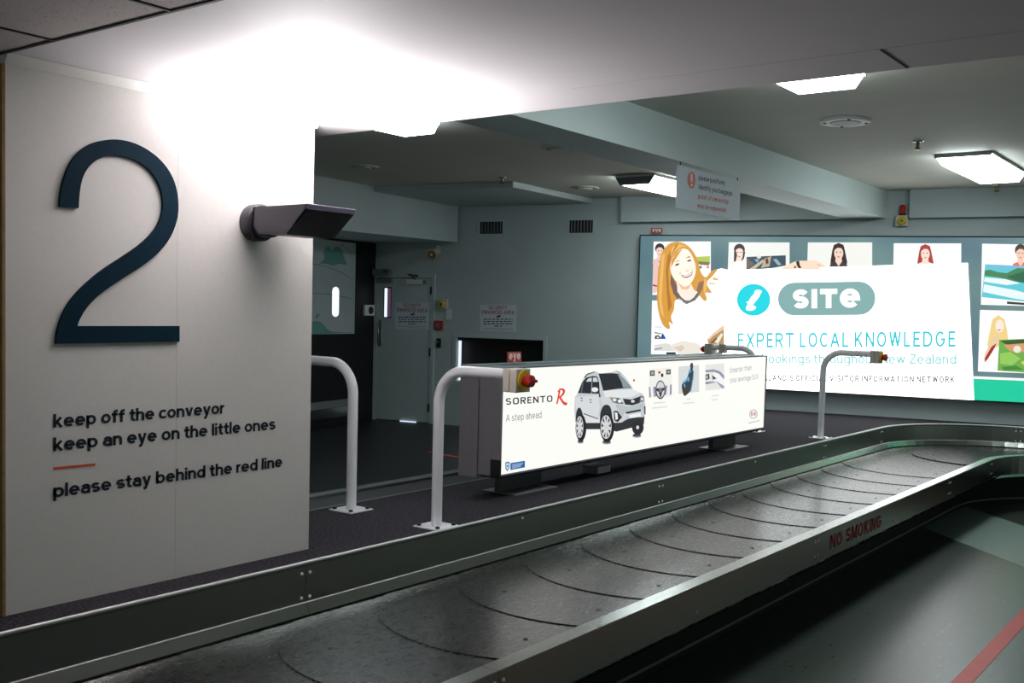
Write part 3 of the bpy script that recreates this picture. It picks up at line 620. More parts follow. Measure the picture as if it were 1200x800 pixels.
b = MB(); px_text(b, P_BOX, 'SORENTO', (592.6, 474.4), (647.3, 470.6), (592.6, 466.4), boxp((34, 38, 48)), 0.0008, 0.17, 'H', 0.2, 3.6); b.build('lettering', face)
b = MB()
for pts in ([(84, 388), (98, 386), (122, 275), (108, 275)], [(96, 282), (112, 256), (145, 253), (162, 272), (154, 304), (122, 334), (104, 330), (130, 306), (143, 282), (134, 268), (116, 272), (102, 290)], [(104, 328), (124, 326), (150, 366), (182, 378), (172, 400), (146, 392)]): cpoly(S1(pts), (226, 62, 44), b)
tag(b.build('lettering', face), 'red script letter')
b = MB(); px_text(b, P_BOX, 'A step ahead', (592.8, 494), (634.4, 489.4), (592.8, 485.6), boxp((120, 122, 126)), 0.0008, 0.1); b.build('lettering', face)
b = MB(); px_text(b, P_BOX, 'Smarter than', (855, 437), (880.6, 433.4), (855, 430.6), boxp((140, 140, 144)), 0.0008, 0.1); b.build('lettering', face); b = MB(); px_text(b, P_BOX, 'your average SUV', (855.2, 448.4), (888.6, 444), (855.2, 441.8), boxp((140, 140, 144)), 0.0008, 0.1); b.build('lettering', face)
b = MB(); LZ[0] = 0.0004
cpoly(ell(602.5, 450, 10.5, 9.5, 30), (216, 42, 40), b); cpoly(ell(602.5, 450, 8.6, 7.6, 30), (250, 250, 246), b)
px_text(b, P_BOX, 'KIA', (596.5, 453.6), (608.5, 452.8), (596.5, 446.4), boxp((216, 42, 40)), 0.0009, 0.2); b.build('emblem', face)
b = MB(); LZ[0] = 0.0004
cpoly(E2(1063, 600, 37, 43, 28), (120, 96, 96), b); cpoly(E2(1063, 600, 32, 38, 28), (248, 248, 244), b)
px_text(b, P_BOX, 'KIA', S2([(1040, 617)])[0], S2([(1087, 612)])[0], S2([(1040, 580)])[0], boxp((190, 90, 88)), 0.0009, 0.22)
cpoly(S2([(1016, 680), (1122, 656), (1122, 664), (1016, 690)]), (190, 190, 190), b); b.build('emblem', face)
b = MB(); LZ[0] = 0.0004
cpoly([(592, 541.8), (594.5, 540.6), (597.2, 541.2), (597, 548), (594.6, 552), (592.2, 549)], (60, 110, 170), b); cpoly([(593.2, 543), (594.6, 542.4), (596.2, 542.8), (596, 547.6), (594.6, 550), (593.2, 548)], (220, 232, 240), b); cpoly([(593.8, 545), (595.6, 544.6), (595.4, 547), (593.9, 547.6)], (50, 90, 150), b)
cpoly([(598, 542.4), (615, 539.6), (615, 547.4), (598, 550.6)], (34, 96, 166), b)
for k in range(3): cpoly([(600, 544.2+k*1.9), (613-k*1.5, 542.0+k*1.9), (613-k*1.5, 542.6+k*1.9), (600, 544.9+k*1.9)], (200, 220, 236), b)
b.build('badge', face)
b = MB(); LZ[0] = 0.0004            # steering wheel picture
cpoly(S2([(85, 182), (295, 163), (296, 440), (82, 446)]), (240, 240, 234), b)
for pts in ([(82, 346), (96, 345), (102, 440), (86, 446)], [(280, 325), (297, 322), (297, 412), (278, 424)], [(122, 346), (256, 331), (246, 418), (130, 438)]): cpoly(S2(pts), (150, 146, 170), b)
for pts in ([(91, 194), (137, 190), (137, 240), (92, 244)], [(244, 184), (286, 180), (287, 226), (245, 230)]): cpoly(S2(pts), (66, 64, 62), b)
for pts in ([(102, 204), (128, 202), (128, 230), (103, 232)], [(254, 194), (277, 192), (277, 216), (255, 218)]): cpoly(S2(pts), (170, 170, 160), b)
cpoly(E2(180, 210, 12, 13), (196, 50, 50), b); cpoly(E2(206, 236, 12, 18), (60, 40, 44), b)
cpoly(E2(190, 372, 46, 88, 32), (52, 52, 56), b); cpoly(E2(190, 370, 38, 76, 32), (212, 212, 218), b); cpoly(S2([(152, 360), (228, 352), (228, 372), (206, 392), (196, 440), (184, 440), (174, 394), (152, 382)]), (58, 58, 62), b); cpoly(E2(190, 376, 16, 22), (120, 120, 124), b)
b.build('picture', face)
b = MB(); LZ[0] = 0.0004            # seat picture
cpoly(S2([(360, 156), (553, 139), (553, 392), (360, 412)]), (216, 219, 217), b)
cpoly(S2([(452, 200), (470, 175), (490, 190), (506, 200), (500, 270), (480, 388), (462, 392), (492, 290)]), (60, 160, 226), b)
cpoly(S2([(398, 300), (440, 262), (462, 196), (476, 190), (470, 300), (420, 360), (400, 340)]), (90, 180, 232), b)
cpoly(S2(smooth_line([(468, 140), (484, 117), (497, 138), (494, 186), (497, 210), (490, 280), (470, 380), (440, 416), (415, 430), (398, 392), (392, 322), (432, 296), (444, 250), (462, 204), (472, 182), (468, 140)], 4)), (62, 60, 56), b)
cpoly(S2([(408, 316), (424, 322), (424, 352), (412, 346)]), (70, 170, 230), b); cpoly(S2([(436, 258), (446, 240), (464, 268), (462, 290), (446, 296)]), (70, 170, 230), b); cpoly(S2([(456, 200), (470, 184), (480, 200), (470, 214)]), (70, 170, 230), b)
b.build('picture', face)
b = MB(); LZ[0] = 0.0004            # bodywork picture
cpoly(S2([(612, 139), (790, 122), (790, 362), (612, 380)]), (228, 229, 225), b)
cpoly(S2([(612, 190), (690, 180), (750, 200), (789, 240), (789, 276), (740, 222), (690, 204), (612, 208)]), (146, 142, 166), b); cpoly(S2([(690, 206), (740, 224), (789, 278), (789, 340), (700, 280), (690, 240)]), (244, 244, 244), b)
cpoly(S2([(612, 298), (690, 296), (705, 304), (612, 322)]), (140, 136, 162), b); cpoly(S2([(612, 232), (646, 220), (652, 270), (612, 282)]), (54, 52, 58), b); cpoly(S2([(618, 240), (634, 236), (634, 266), (618, 270)]), (200, 200, 200), b); cpoly(S2([(674, 234), (718, 268), (680, 278)]), (72, 72, 96), b); cpoly(S2([(706, 288), (786, 336), (786, 362), (760, 352)]), (158, 154, 176), b)
b.build('picture', face)
b = MB(); LZ[0] = 0.0004
for rows in ([(130, 492, 112), (112, 538, 150)], [(435, 454, 44), (402, 494, 108)], [(668, 424, 66), (662, 462, 76)]):
    for x, y, w_ in rows:
        for k in range(int(w_/13)):
            xx = x+k*13; yy = y-k*1.3; cpoly(S2([(xx, yy), (xx+9, yy-1), (xx+9, yy+12), (xx, yy+13)]), (206, 206, 206), b)
b.build('captions', face)

# small junction box on the carpet
t = thing('junction_box', (-3.84, 6.1, Z_P), 'small grey junction box on the carpet under the light box', 'junction box')
b = MB(); b.box(-3.93, -3.80, 6.04, 6.22, Z_P, 0.548, M['grey_case']); b.build('box_body', t, 0.004)
b = MB(); b.box(-3.80, -3.794, 6.05, 6.21, Z_P+0.004, 0.545, M['white']); b.build('lid', t, 0.002)

# ================================================================== BIG BACKLIT BOARD
bb = thing('backlit_board', wall(1.8, 0.737), 'huge backlit visitor information board with a smiling woman on the back wall', 'billboard')
BT, BB_ = (lambda a: 2.575+0.0127*(a-2.2)), 0.739
BA0, BA1 = -0.55, 4.352
b = MB()
b.hexa([wall(BA0, BB_, 0.002), wall(BA1, BB_, 0.002), wall(BA1, BB_, 0.12), wall(BA0, BB_, 0.12), wall(BA0, BT(BA0), 0.002), wall(BA1, BT(BA1), 0.002), wall(BA1, BT(BA1), 0.12), wall(BA0, BT(BA0), 0.12)], M['black'])
b.build('case', bb)
ng = bpy.data.materials.new('board_backdrop_print'); ng.use_nodes = True; nt = ng.node_tree; pb = nt.nodes['Principled BSDF']
pb.inputs['Base Color'].default_value = (0.02, 0.02, 0.02, 1); pb.inputs['Roughness'].default_value = 0.35
tc = nt.nodes.new('ShaderNodeTexCoord'); nz = nt.nodes.new('ShaderNodeTexNoise'); nz.inputs['Scale'].default_value = 0.9; nz.inputs['Detail'].default_value = 2
rp = nt.nodes.new('ShaderNodeValToRGB'); rp.color_ramp.elements[0].position = 0.35; rp.color_ramp.elements[1].position = 0.65
rp.color_ramp.elements[0].color = (*lin((74, 108, 124)), 1); rp.color_ramp.elements[1].color = (*lin((112, 142, 142)), 1)
nt.links.new(tc.outputs['Object'], nz.inputs['Vector']); nt.links.new(nz.outputs[0], rp.inputs[0]); nt.links.new(rp.outputs[0], pb.inputs['Emission Color']); pb.inputs['Emission Strength'].default_value = 1.0
mg = 0.016
b = MB(); b.hexa([wall(BA0+mg, BB_+mg, 0.118), wall(BA1-mg, BB_+mg, 0.118), wall(BA1-mg, BB_+mg, 0.125), wall(BA0+mg, BB_+mg, 0.125), wall(BA0+mg, BT(BA0)-mg, 0.118), wall(BA1-mg, BT(BA1)-mg, 0.118), wall(BA1-mg, BT(BA1)-mg, 0.125), wall(BA0+mg, BT(BA0)-mg, 0.125)], ng)
bf = b.build('face_panel', bb)
BZ = [0.0006]
def bpoly(mb, pts, rgb, s=1.0, step=0.0002):
    BZ[0] += step; px_poly(mb, P_BOARD, pts, board(rgb, s), BZ[0])
def R_(x0, y0, x1, y1): return [(x0, y0), (x1, y0), (x1, y1), (x0, y1)]
def portrait(mb, x, y, s, hair, face_=(250, 226, 208), top_=None, longhair=True):
    if longhair: bpoly(mb, [(x-6*s, y-3*s), (x-4.5*s, y-8*s), (x, y-10*s), (x+4.5*s, y-8*s), (x+6*s, y-2*s), (x+8*s, y+8*s), (x+7*s, y+13*s), (x-8*s, y+13*s), (x-7.5*s, y+6*s)], hair)
    else: bpoly(mb, ell(x, y-4*s, 5.6*s, 6*s, 18), hair)
    bpoly(mb, [(x-2.6*s, y+3*s), (x+2.6*s, y+3*s), (x+4*s, y+13*s), (x-4*s, y+13*s)], face_)
    bpoly(mb, ell(x, y-0.5*s, 4.3*s, 6.2*s, 20), face_)
    bpoly(mb, [(x-4.3*s, y-3*s), (x-2*s, y-7.2*s), (x+2*s, y-7.4*s), (x+4.3*s, y-2*s), (x+2.4*s, y-5*s), (x-1*s, y-5.4*s)], hair)
    for dx in (-1.8, 1.8): bpoly(mb, ell(x+dx*s, y-1.2*s, 0.8*s, 0.5*s, 8), (90, 70, 64))
    bpoly(mb, [(x-2*s, y+2.4*s), (x, y+2.9*s), (x+2*s, y+2.4*s), (x, y+4.0*s)], (206, 110, 104))
    if top_: bpoly(mb, [(x-9*s, y+13.2*s), (x-7*s, y+9*s), (x-3*s, y+7.5*s), (x, y+12*s), (x+3*s, y+7.5*s), (x+7*s, y+9*s), (x+9*s, y+13.2*s)], top_)
WHT = (252, 252, 250)
# photo cards pinned on the backdrop
b = MB(); bpoly(b, [(766, 283), (833, 282.8), (833, 345), (764.5, 345.5)], WHT, 1.05)
portrait(b, 773.2, 295, 1.0, (62, 48, 52), (246, 214, 200), (232, 170, 160), False)
bpoly(b, [(765.5, 305), (771, 302), (774, 340), (765, 344)], (240, 200, 196)); bpoly(b, [(765, 333), (771, 334.5), (771, 336), (765, 335)], (190, 40, 40))
bpoly(b, [(812, 301), (832, 300), (832, 309), (826, 309), (818, 308)], (184, 204, 84)); bpoly(b, [(816, 306), (832, 307), (831, 311), (820, 310)], (130, 120, 90)); bpoly(b, ell(829.5, 313, 1.6, 1.5, 10), (226, 110, 120)); bpoly(b, ell(821, 313, 1.8, 1.8, 10), (110, 140, 90))
b.build('photo_card', bf)
b = MB(); bpoly(b, [(764.2, 352), (800, 352), (800, 415), (763, 415)], WHT, 1.05)
bpoly(b, R_(767.5, 382.5, 775.5, 383.6), (190, 220, 246)); bpoly(b, [(773.8, 397), (776.4, 390), (778.6, 393), (780.6, 397)], (40, 84, 166)); bpoly(b, [(767, 397), (768, 393), (772, 392.5), (775, 396), (773, 397)], (70, 74, 80)); bpoly(b, [(767, 389), (775, 390.5), (775, 391.4), (767, 390.2)], (60, 60, 66)); bpoly(b, [(769, 395.8), (771, 393.8), (773, 396.2)], (240, 240, 240))
bpoly(b, [(767, 404), (780, 402), (790, 404), (792, 411), (767, 411)], (224, 224, 222)); bpoly(b, [(767, 409), (776, 407), (776, 408), (767, 410)], (90, 90, 92)); bpoly(b, R_(781, 412.6, 792, 415), (50, 50, 50))
b.build('photo_card', bf)
b = MB(); bpoly(b, [(854.2, 283.8), (925.4, 284), (925.4, 317), (853, 317)], (244, 246, 240), 1.02)
portrait(b, 866.6, 297, 1.15, (66, 44, 48), (252, 228, 214), None, False)
bpoly(b, [(860.4, 296), (861.4, 290), (864, 299), (862.4, 306), (860.2, 307)], (66, 44, 48)); bpoly(b, [(871.4, 290), (873.4, 296), (872, 303), (868.6, 306), (870.6, 300)], (66, 44, 48))
bpoly(b, [(858, 317), (860, 308), (866, 305.5), (876, 306.5), (876, 317)], (252, 250, 250))
bpoly(b, [(875, 301), (921, 299), (921, 311), (905, 314), (875, 316.5)], (62, 82, 98))
for pts, c in (([(875, 302), (884, 309), (876, 316)], (120, 104, 92)), ([(877, 316), (894, 304), (896, 306), (884, 316)], (202, 190, 170)), ([(892, 314), (896, 303), (904, 300), (902, 312)], (196, 176, 146)), ([(884, 304), (890, 303), (888, 308)], (130, 180, 205)), ([(906, 304), (910, 303), (916, 310), (912, 311)], (150, 180, 190)), ([(897, 304), (900, 302), (901, 308), (898, 310)], (90, 66, 50))): bpoly(b, pts, c)
bpoly(b, ell(889.6, 301, 2.6, 1.9, 12), (250, 226, 206)); b.build('photo_card', bf)
b = MB(); bpoly(b, [(947, 284), (1022.2, 284), (1022.2, 312.5), (946, 315)], (246, 246, 240), 1.02); portrait(b, 983, 297, 1.25, (60, 44, 42), (250, 218, 200), (64, 60, 62))
b.build('photo_card', bf)
b = MB(); bpoly(b, [(1047.5, 285), (1126.5, 285.2), (1126.5, 311), (1047, 312)], WHT, 1.05); portrait(b, 1084.5, 298, 1.2, (176, 62, 52), (254, 226, 210), (245, 240, 240)); b.build('photo_card', bf)
b = MB(); bpoly(b, [(1151, 285.5), (1226, 287), (1225, 359), (1149.5, 357)], WHT, 1.05)
portrait(b, 1196, 298, 1.2, (70, 52, 44), (250, 206, 182), (230, 110, 100), False)
bpoly(b, [(1154.5, 309.5), (1226, 313), (1226, 356), (1150.5, 348)], (96, 204, 216)); bpoly(b, [(1154.5, 309.6), (1226, 313), (1226, 316), (1190, 314), (1168, 315)], (120, 190, 226)); bpoly(b, [(1154, 317), (1160, 316), (1170, 319), (1180, 320), (1192, 314), (1210, 315), (1226, 318), (1226, 332), (1196, 331), (1170, 325), (1154, 323)], (72, 132, 84)); bpoly(b, [(1180, 324), (1200, 318), (1226, 322), (1226, 332), (1196, 331)], (46, 104, 76))
bpoly(b, [(1154, 325), (1178, 327), (1196, 332), (1180, 334), (1153, 330)], (238, 250, 250)); bpoly(b, [(1153, 333), (1190, 340), (1226, 350), (1226, 355), (1190, 350), (1152, 342)], (236, 250, 252)); bpoly(b, [(1180, 353), (1226, 357), (1226, 359), (1180, 356)], (70, 60, 52))
b.build('photo_card', bf)
b = MB(); bpoly(b, [(1148.5, 363), (1226, 365), (1225, 438), (1146, 435)], WHT, 1.05)
bpoly(b, [(1160, 388), (1163, 374), (1170, 369), (1177, 374), (1180, 386), (1182, 402), (1172, 404), (1160, 412), (1157, 404)], (244, 214, 140)); bpoly(b, ell(1171.5, 382, 5, 7.6, 18), (253, 238, 220)); bpoly(b, [(1168, 386), (1174, 385.6), (1171, 388)], (226, 140, 130)); bpoly(b, [(1164, 394), (1172, 393), (1168, 404), (1158, 420), (1153, 425), (1154, 415)], (240, 206, 170)); bpoly(b, [(1168, 402), (1163, 412), (1155, 424), (1154, 420), (1162, 406)], (160, 50, 44))
bpoly(b, [(1171, 398), (1226, 396), (1226, 438), (1169, 434)], (112, 176, 76)); bpoly(b, [(1172, 399), (1226, 396), (1226, 402), (1190, 405), (1178, 403)], (60, 92, 44)); bpoly(b, [(1176, 404), (1200, 402), (1206, 410), (1192, 414), (1182, 410)], (216, 160, 110)); bpoly(b, ell(1192, 409, 4.6, 4.2, 14), (236, 236, 220)); bpoly(b, [(1172, 414), (1184, 412), (1196, 420), (1186, 428), (1172, 426)], (150, 206, 96)); bpoly(b, [(1196, 424), (1212, 418), (1226, 424), (1226, 432), (1204, 432)], (210, 214, 100)); bpoly(b, [(1174, 430), (1190, 428), (1200, 433), (1176, 434)], (70, 140, 60))
b.build('photo_card', bf)
b = MB(); bpoly(b, [(1138, 440.4), (1226, 444.2), (1226, 447), (1138, 443.4)], WHT, 1.05); bpoly(b, [(1138, 443.4), (1226, 447), (1226, 472.4), (1138, 468.3)], (30, 206, 160), 1.0); tag(b.build('green_band', bf), 'bright green band')
# white placard held by the woman
b = MB(); bpoly(b, [(849, 316.5), (1134.3, 308), (1141.6, 468.6), (846, 452.4)], (255, 255, 255), BOARD_S); plac = b.build('white_placard', bf)
BZ[0] += 0.0006
b = MB(); bpoly(b, ell(883.6, 351.2, 19.6, 18.8, 36), (26, 220, 232), 1.0)
bpoly(b, smooth_line([(874.4, 354.5), (878, 352.5), (880.5, 348), (884.3, 344), (884.5, 341.5), (887, 339.6), (891, 339.8), (893.2, 341.6), (891.4, 344.6), (890.6, 347), (886.5, 352.6), (882.6, 357.6), (886, 358.8), (886, 361.2), (882.6, 363.6), (877, 364), (874.6, 362), (875.6, 358), (877, 355.6), (874.4, 354.5)], 3), (255, 255, 255), 1.3); tag(b.build('logo_disc', plac), 'cyan disc with white slanted i')
b = MB(); pill = [(932, 331)] + [(1006, 329.8)] + [(1007+19.2*math.cos(math.radians(a)), 349.4+19.6*math.sin(math.radians(a))) for a in range(-80, 81, 10)] + [(1006, 369)] + [(931, 369.6)] + [(931.5-19.4*math.cos(math.radians(a)), 350.3+19.3*math.sin(math.radians(a))) for a in range(80, -81, -10)]
bpoly(b, pill, (136, 178, 176), 1.0)
BZ[0] += 0.0003; put_l = BZ[0]
px_text(b, P_BOARD, 'SIT', (929.5, 361.4), (981.5, 360.8), (929.5, 339.2), board((255, 255, 255), 1.3), put_l, 0.27, 'H', 0.14)
px_text(b, P_BOARD, 'e', (984.5, 360.6), (1008.5, 360.3), (984.5, 338.2), board((255, 255, 255), 1.3), put_l, 0.2, 'e'); b.build('logo_pill', plac)
b = MB(); px_text(b, P_BOARD, 'EXPERT LOCAL KNOWLEDGE', (865, 407.2), (1120, 406.2), (865, 390.2), board((62, 214, 228), 0.92), put_l, 0.15, 'H', 0.2); b.build('lettering', plac)
b = MB(); px_text(b, P_BOARD, 'bookings throughout New Zealand', (893, 425.4), (1121, 426.4), (893, 414.4), board((140, 222, 226), 0.9), put_l, 0.14, 'H', 0.10); b.build('lettering', plac)
b = MB(); px_text(b, P_BOARD, "NEW ZEALAND'S OFFICIAL VISITOR INFORMATION NETWORK", (866, 445.6), (1119, 448.2), (866, 438.8), board((96, 108, 112), 0.75), put_l, 0.18, 'H', 0.24); b.build('lettering', plac)
b = MB()
for k in range(8):
    x, y = 1074.5+k*2.1, 345-k*1.5; bpoly(b, [(x, y), (x+1.0, y-0.4), (x+1.8, y-6-k*0.2), (x+0.6, y-5.6)], (190, 194, 192), 1.0)
    bpoly(b, [(x, y-8.6), (x+1.4, y-9.2), (x+2.0, y-8.6), (x+0.7, y-8)], (208, 210, 208), 1.0)
b.build('fern_emblem', plac)
# the printed woman leaning on the placard
wm = MB(); BZ[0] += 0.0006
GO, GD, GL, SK = (222, 160, 66), (186, 122, 44), (240, 190, 104), (254, 240, 226)
bpoly(wm, [(786, 356), (795, 350), (805, 356.5), (815, 352), (822, 344), (836, 317), (846, 314.2), (856, 316.5), (849.5, 330), (849.5, 404), (845, 412.5), (800, 415), (787, 406), (783, 396)], (253, 252, 248), 1.15)
bpoly(wm, [(786, 404), (800, 399), (818, 402), (824, 408), (820, 414), (798, 415.4), (790, 410)], (240, 232, 220)); bpoly(wm, [(790, 407), (800, 404), (803, 408), (798, 412)], (222, 208, 190))
bpoly(wm, [(829.5, 397), (838, 389), (848.6, 381.5), (849.4, 404), (838, 404), (831, 403)], (186, 148, 104)); bpoly(wm, [(830, 396.5), (840, 387.5), (848.6, 380.6), (848.4, 386), (836, 394), (831, 399)], (238, 206, 170)); bpoly(wm, [(838, 400), (846, 390), (848, 392), (842, 403)], (244, 236, 214)); bpoly(wm, [(833, 402), (840, 395), (841, 397), (835, 403)], (120, 84, 56))
bpoly(wm, smooth_line([(793, 283.2), (785, 285.6), (779, 292), (775, 300), (772.2, 315), (771, 335), (771, 355), (773.6, 370), (778, 381), (784, 385.4), (786, 383.4), (784.6, 377), (789.4, 380), (787, 371), (790.4, 363), (791.6, 353), (796, 348), (812, 350), (816, 341), (821, 347), (826, 352.4), (829, 350.6), (827.4, 343), (834.6, 343), (830.4, 336), (829.4, 330), (836, 323), (841, 315.8), (834, 318), (828, 325), (822, 319), (818.6, 306), (815, 298), (810, 291), (802, 285), (793, 283.2)], 3), GO)
for pts, c in (([(776, 300), (780, 296), (778, 320), (776, 350), (779, 372), (774.6, 366), (772.6, 345)], GL), ([(783, 300), (787, 294), (784, 318), (785, 340), (788, 358), (784, 366), (782, 340), (781, 318)], GD), ([(788, 290), (797, 286), (806, 289), (800, 289), (792, 294), (786, 304)], GL), ([(793, 287), (796, 285.6), (788, 299), (785, 312), (784, 306)], GD), ([(787, 321), (790.6, 328), (794, 335), (796.6, 343), (795.4, 351), (790, 344), (786.4, 332)], (122, 96, 88)), ([(819.6, 331), (826, 328.6), (824.4, 338), (820.4, 345), (817, 340)], (152, 112, 88)), ([(826, 326), (830, 329), (828, 341), (826, 345), (825, 336)], GL), ([(836, 325), (842, 326), (842.6, 328.6), (836, 328)], (226, 190, 140)), ([(831, 331), (840, 332), (838, 333.4), (832, 333)], (234, 206, 160))): bpoly(wm, pts, c)
bpoly(wm, [(794, 330), (811, 333), (813.4, 338.5), (818.4, 344.5), (812, 352), (804, 354.6), (797, 350.5), (794.6, 342)], SK); bpoly(wm, [(795, 331), (803, 336.5), (811, 333), (807, 339), (800, 339)], (244, 196, 150))
bpoly(wm, smooth_line([(788, 303.5), (794, 296), (800, 291.4), (807, 293), (812, 300), (815.8, 311), (815.6, 321), (811, 331), (804.6, 335.4), (798, 333), (791, 327), (787, 318.6), (786.4, 310), (788, 303.5)], 3), SK, 1.1)
bpoly(wm, [(787.6, 305), (793, 297), (801, 290.6), (795, 300), (790, 308), (787, 314)], GO)
for pts, c in (([(791.6, 310.8), (794.5, 308.6), (797, 308.6), (796, 310.6), (793, 311.6)], (96, 74, 62)), ([(805.6, 306), (808, 304.4), (811, 304.2), (810.6, 305.8), (807, 306.8)], (96, 74, 62)), ([(791, 307.6), (795, 305.2), (798.6, 305.6), (794.6, 306.6)], (206, 158, 98)), ([(803.6, 302.6), (808, 300), (811, 301.4), (807, 302.2)], (206, 158, 98)), ([(803, 316.6), (806, 317.2), (809, 314.6), (806.4, 318.4)], (232, 180, 140)), ([(797.4, 318), (799.4, 320.6), (797, 322)], (240, 206, 160)), ([(811.4, 314.4), (813.6, 316), (812.6, 317.4)], (240, 200, 130)), ([(798.6, 321.8), (805.4, 323), (812.8, 317.6), (811.4, 322.6), (806, 325.8), (801, 325)], (160, 84, 70)), ([(800, 322.4), (805.6, 323.4), (812, 318.8), (810.6, 321.8), (806, 324.4), (801.6, 324)], (255, 252, 248))): bpoly(wm, pts, c)
bpoly(wm, [(793, 343), (797, 349.5), (803, 354.2), (809.6, 354.4), (815.6, 350), (820.4, 343.6), (818, 342.8), (814, 348.4), (809, 352.2), (804, 352), (799, 348), (795.4, 342.4)], (112, 104, 100))
tag(wm.build('printed_woman', bf), 'printed woman with long golden hair and a white top')
b = MB(); bpoly(b, smooth_line([(916, 315), (924, 310.5), (934, 306), (946, 305.6), (956, 305), (962, 308), (967, 311), (967, 313.6), (960, 312.6), (962, 315.4), (950, 316), (936, 315.2), (924, 316), (916, 315)], 3), (252, 228, 202)); bpoly(b, [(933.6, 306.4), (937, 305.6), (938, 311), (940, 314), (936.4, 314.4), (934, 310)], (54, 46, 46)); bpoly(b, [(931, 312), (934, 311.6), (933.6, 314.4), (931, 314)], (140, 100, 60)); bpoly(b, [(957, 309), (962, 311), (964, 313), (960, 311.6)], (226, 170, 140)); tag(b.build('printed_hand', bf), 'printed hand with a dark wristwatch over the placard edge')
# red tag over the board
b = MB(); Pt = Plane(NC, WC+0.06)
for d in (0.0, -0.008): px_poly(b, Pt, [(763, 267), (776.2, 267), (776.2, 272.8), (763, 272.8)], M['redtag'], d)
px_text(b, Pt, 'eye', (764.2, 271.8), (775, 271.8), (764.2, 268), M['white'], 0.001, 0.2, 'e', 0.06); tag(b.build('name_tag', bb), 'small red tag with white lettering')
p = Pt.at(769.5, 273.5); b = MB(); b.box(p.x-0.05, p.x+0.05, p.y-0.006, p.y+0.006, BT(4.2)-0.004, p.z+0.012, M['grey_case']); b.build('tag_foot', bb)

# ================================================================== CEILING LIGHTS AND FITTINGS
def ceiling_light(x0, x1, y0, y1, label, full_caps=False):
    t = thing('ceiling_light', ((x0+x1)/2, (y0+y1)/2, Z_C), label, 'ceiling light', 'fluorescent ceiling lights')
    b = MB(); b.box(x0-0.01, x1+0.01, y0-0.01, y1+0.01, Z_C-0.022, Z_C, M['white']); b.build('tray', t)
    i = 0.055
    b = MB(); b.hexa([(x0+i, y0, Z_C-0.10), (x1-i, y0, Z_C-0.10), (x1-i, y1, Z_C-0.10), (x0+i, y1, Z_C-0.10), (x0, y0, Z_C-0.022), (x1, y0, Z_C-0.022), (x1, y1, Z_C-0.022), (x0, y1, Z_C-0.022)], M['lampglow']); tag(b.build('diffuser', t), 'glowing white diffuser')
    for ya, yb in ((y0-0.014, y0-0.001), (y1+0.001, y1+0.014)):
        if not full_caps:
            b = MB(); b.box(x0-.006, x1+.006, ya, yb, Z_C-0.036, Z_C, M['lamp_end']); b.build('end_cap', t); continue
        b = MB(); b.hexa([(x0+i-.004, ya, Z_C-0.105), (x1-i+.004, ya, Z_C-0.105), (x1-i+.004, yb, Z_C-0.105), (x0+i-.004, yb, Z_C-0.105), (x0-.006, ya, Z_C-0.022), (x1+.006, ya, Z_C-0.022), (x1+.006, yb, Z_C-0.022), (x0-.006, yb, Z_C-0.022)], M['lamp_end']); b.build('end_cap', t)
ceiling_light(-2.58, -2.12, 4.97, 6.22, 'glowing ceiling light cut off by the low soffit, above the round ceiling speaker')
ceiling_light(-2.62, -2.16, 9.62, 11.05, 'glowing ceiling light nearest the back wall at the right')
ceiling_light(-5.93, -5.47, 9.65, 10.9, 'glowing ceiling light half hidden behind the hanging white sign', True)
ceiling_light(-5.88, -5.46, 5.0, 6.22, 'glowing ceiling light at the soffit edge right of the pale partition')

t = thing('ceiling_speaker', (-2.76, 7.71, Z_C), 'round white ceiling speaker between the two right ceiling lights', 'speaker')
c = Vector((-2.76, 7.71, Z_C))
b = MB(); b.tube([c-Vector((0, 0, 0.0)), c-Vector((0, 0, 0.012)), c-Vector((0, 0, 0.018))], [0.185, 0.185, 0.172], M['white'], 40); ring = b.build('bezel', t)
b = MB(); b.tube([c-Vector((0, 0, 0.018)), c-Vector((0, 0, 0.022))], [0.115, 0.108], M['lamp_end'], 32); b.build('speaker_grille', t)
for k in range(4):
    a = k*math.pi/2+0.5; q = c+Vector((0.15*math.cos(a), 0.15*math.sin(a), -0.018)); b = MB(); b.tube([q, q-Vector((0, 0, 0.005))], 0.012, M['gap'], 8); b.build('screw', ring)
def sprinkler(x, y, label, drop=0.075):
    t = thing('sprinkler', (x, y, Z_C), label, 'sprinkler', 'ceiling sprinklers')
    b = MB(); b.tube([(x, y, Z_C), (x, y, Z_C-0.010), (x, y, Z_C-0.014)], [0.045, 0.045, 0.02], M['chrome'], 20); b.build('escutcheon', t)
    b = MB(); b.tube([(x, y, Z_C-0.014), (x, y, Z_C-drop+0.02)], 0.014, M['brass'], 12); b.build('sprinkler_body', t)
    b = MB(); b.tube([(x, y, Z_C-drop+0.02), (x, y, Z_C-drop+0.01), (x, y, Z_C-drop)], [0.012, 0.024, 0.026], M['brass'], 12); b.build('deflector', t)
sprinkler(-2.55, 8.83, 'small chrome sprinkler in open ceiling left of the right hand light')
sprinkler(-2.62, 12.0, 'small sprinkler close to the bulkhead under the right hand light')
sprinkler(-7.12, 9.18, 'dark sprinkler just in front of the dropped ceiling panel')
def diffuser(x, y, label):
    t = thing('ceiling_diffuser', (x, y, Z_C), label, 'ceiling vent', 'round ceiling diffusers')
    c = Vector((x, y, Z_C))
    b = MB(); b.tube([c, c-Vector((0, 0, 0.008)), c-Vector((0, 0, 0.012))], [0.17, 0.165, 0.15], M['ceil'], 32); b.build('ring', t)
    b = MB(); b.tube([c-Vector((0, 0, 0.012)), c-Vector((0, 0, 0.014))], [0.13, 0.13], M['lamp_end'], 28); b.build('throat', t)
    b = MB(); b.tube([c-Vector((0, 0, 0.014)), c-Vector((0, 0, 0.024))], [0.095, 0.09], M['ceil'], 28); b.build('centre_disc', t)
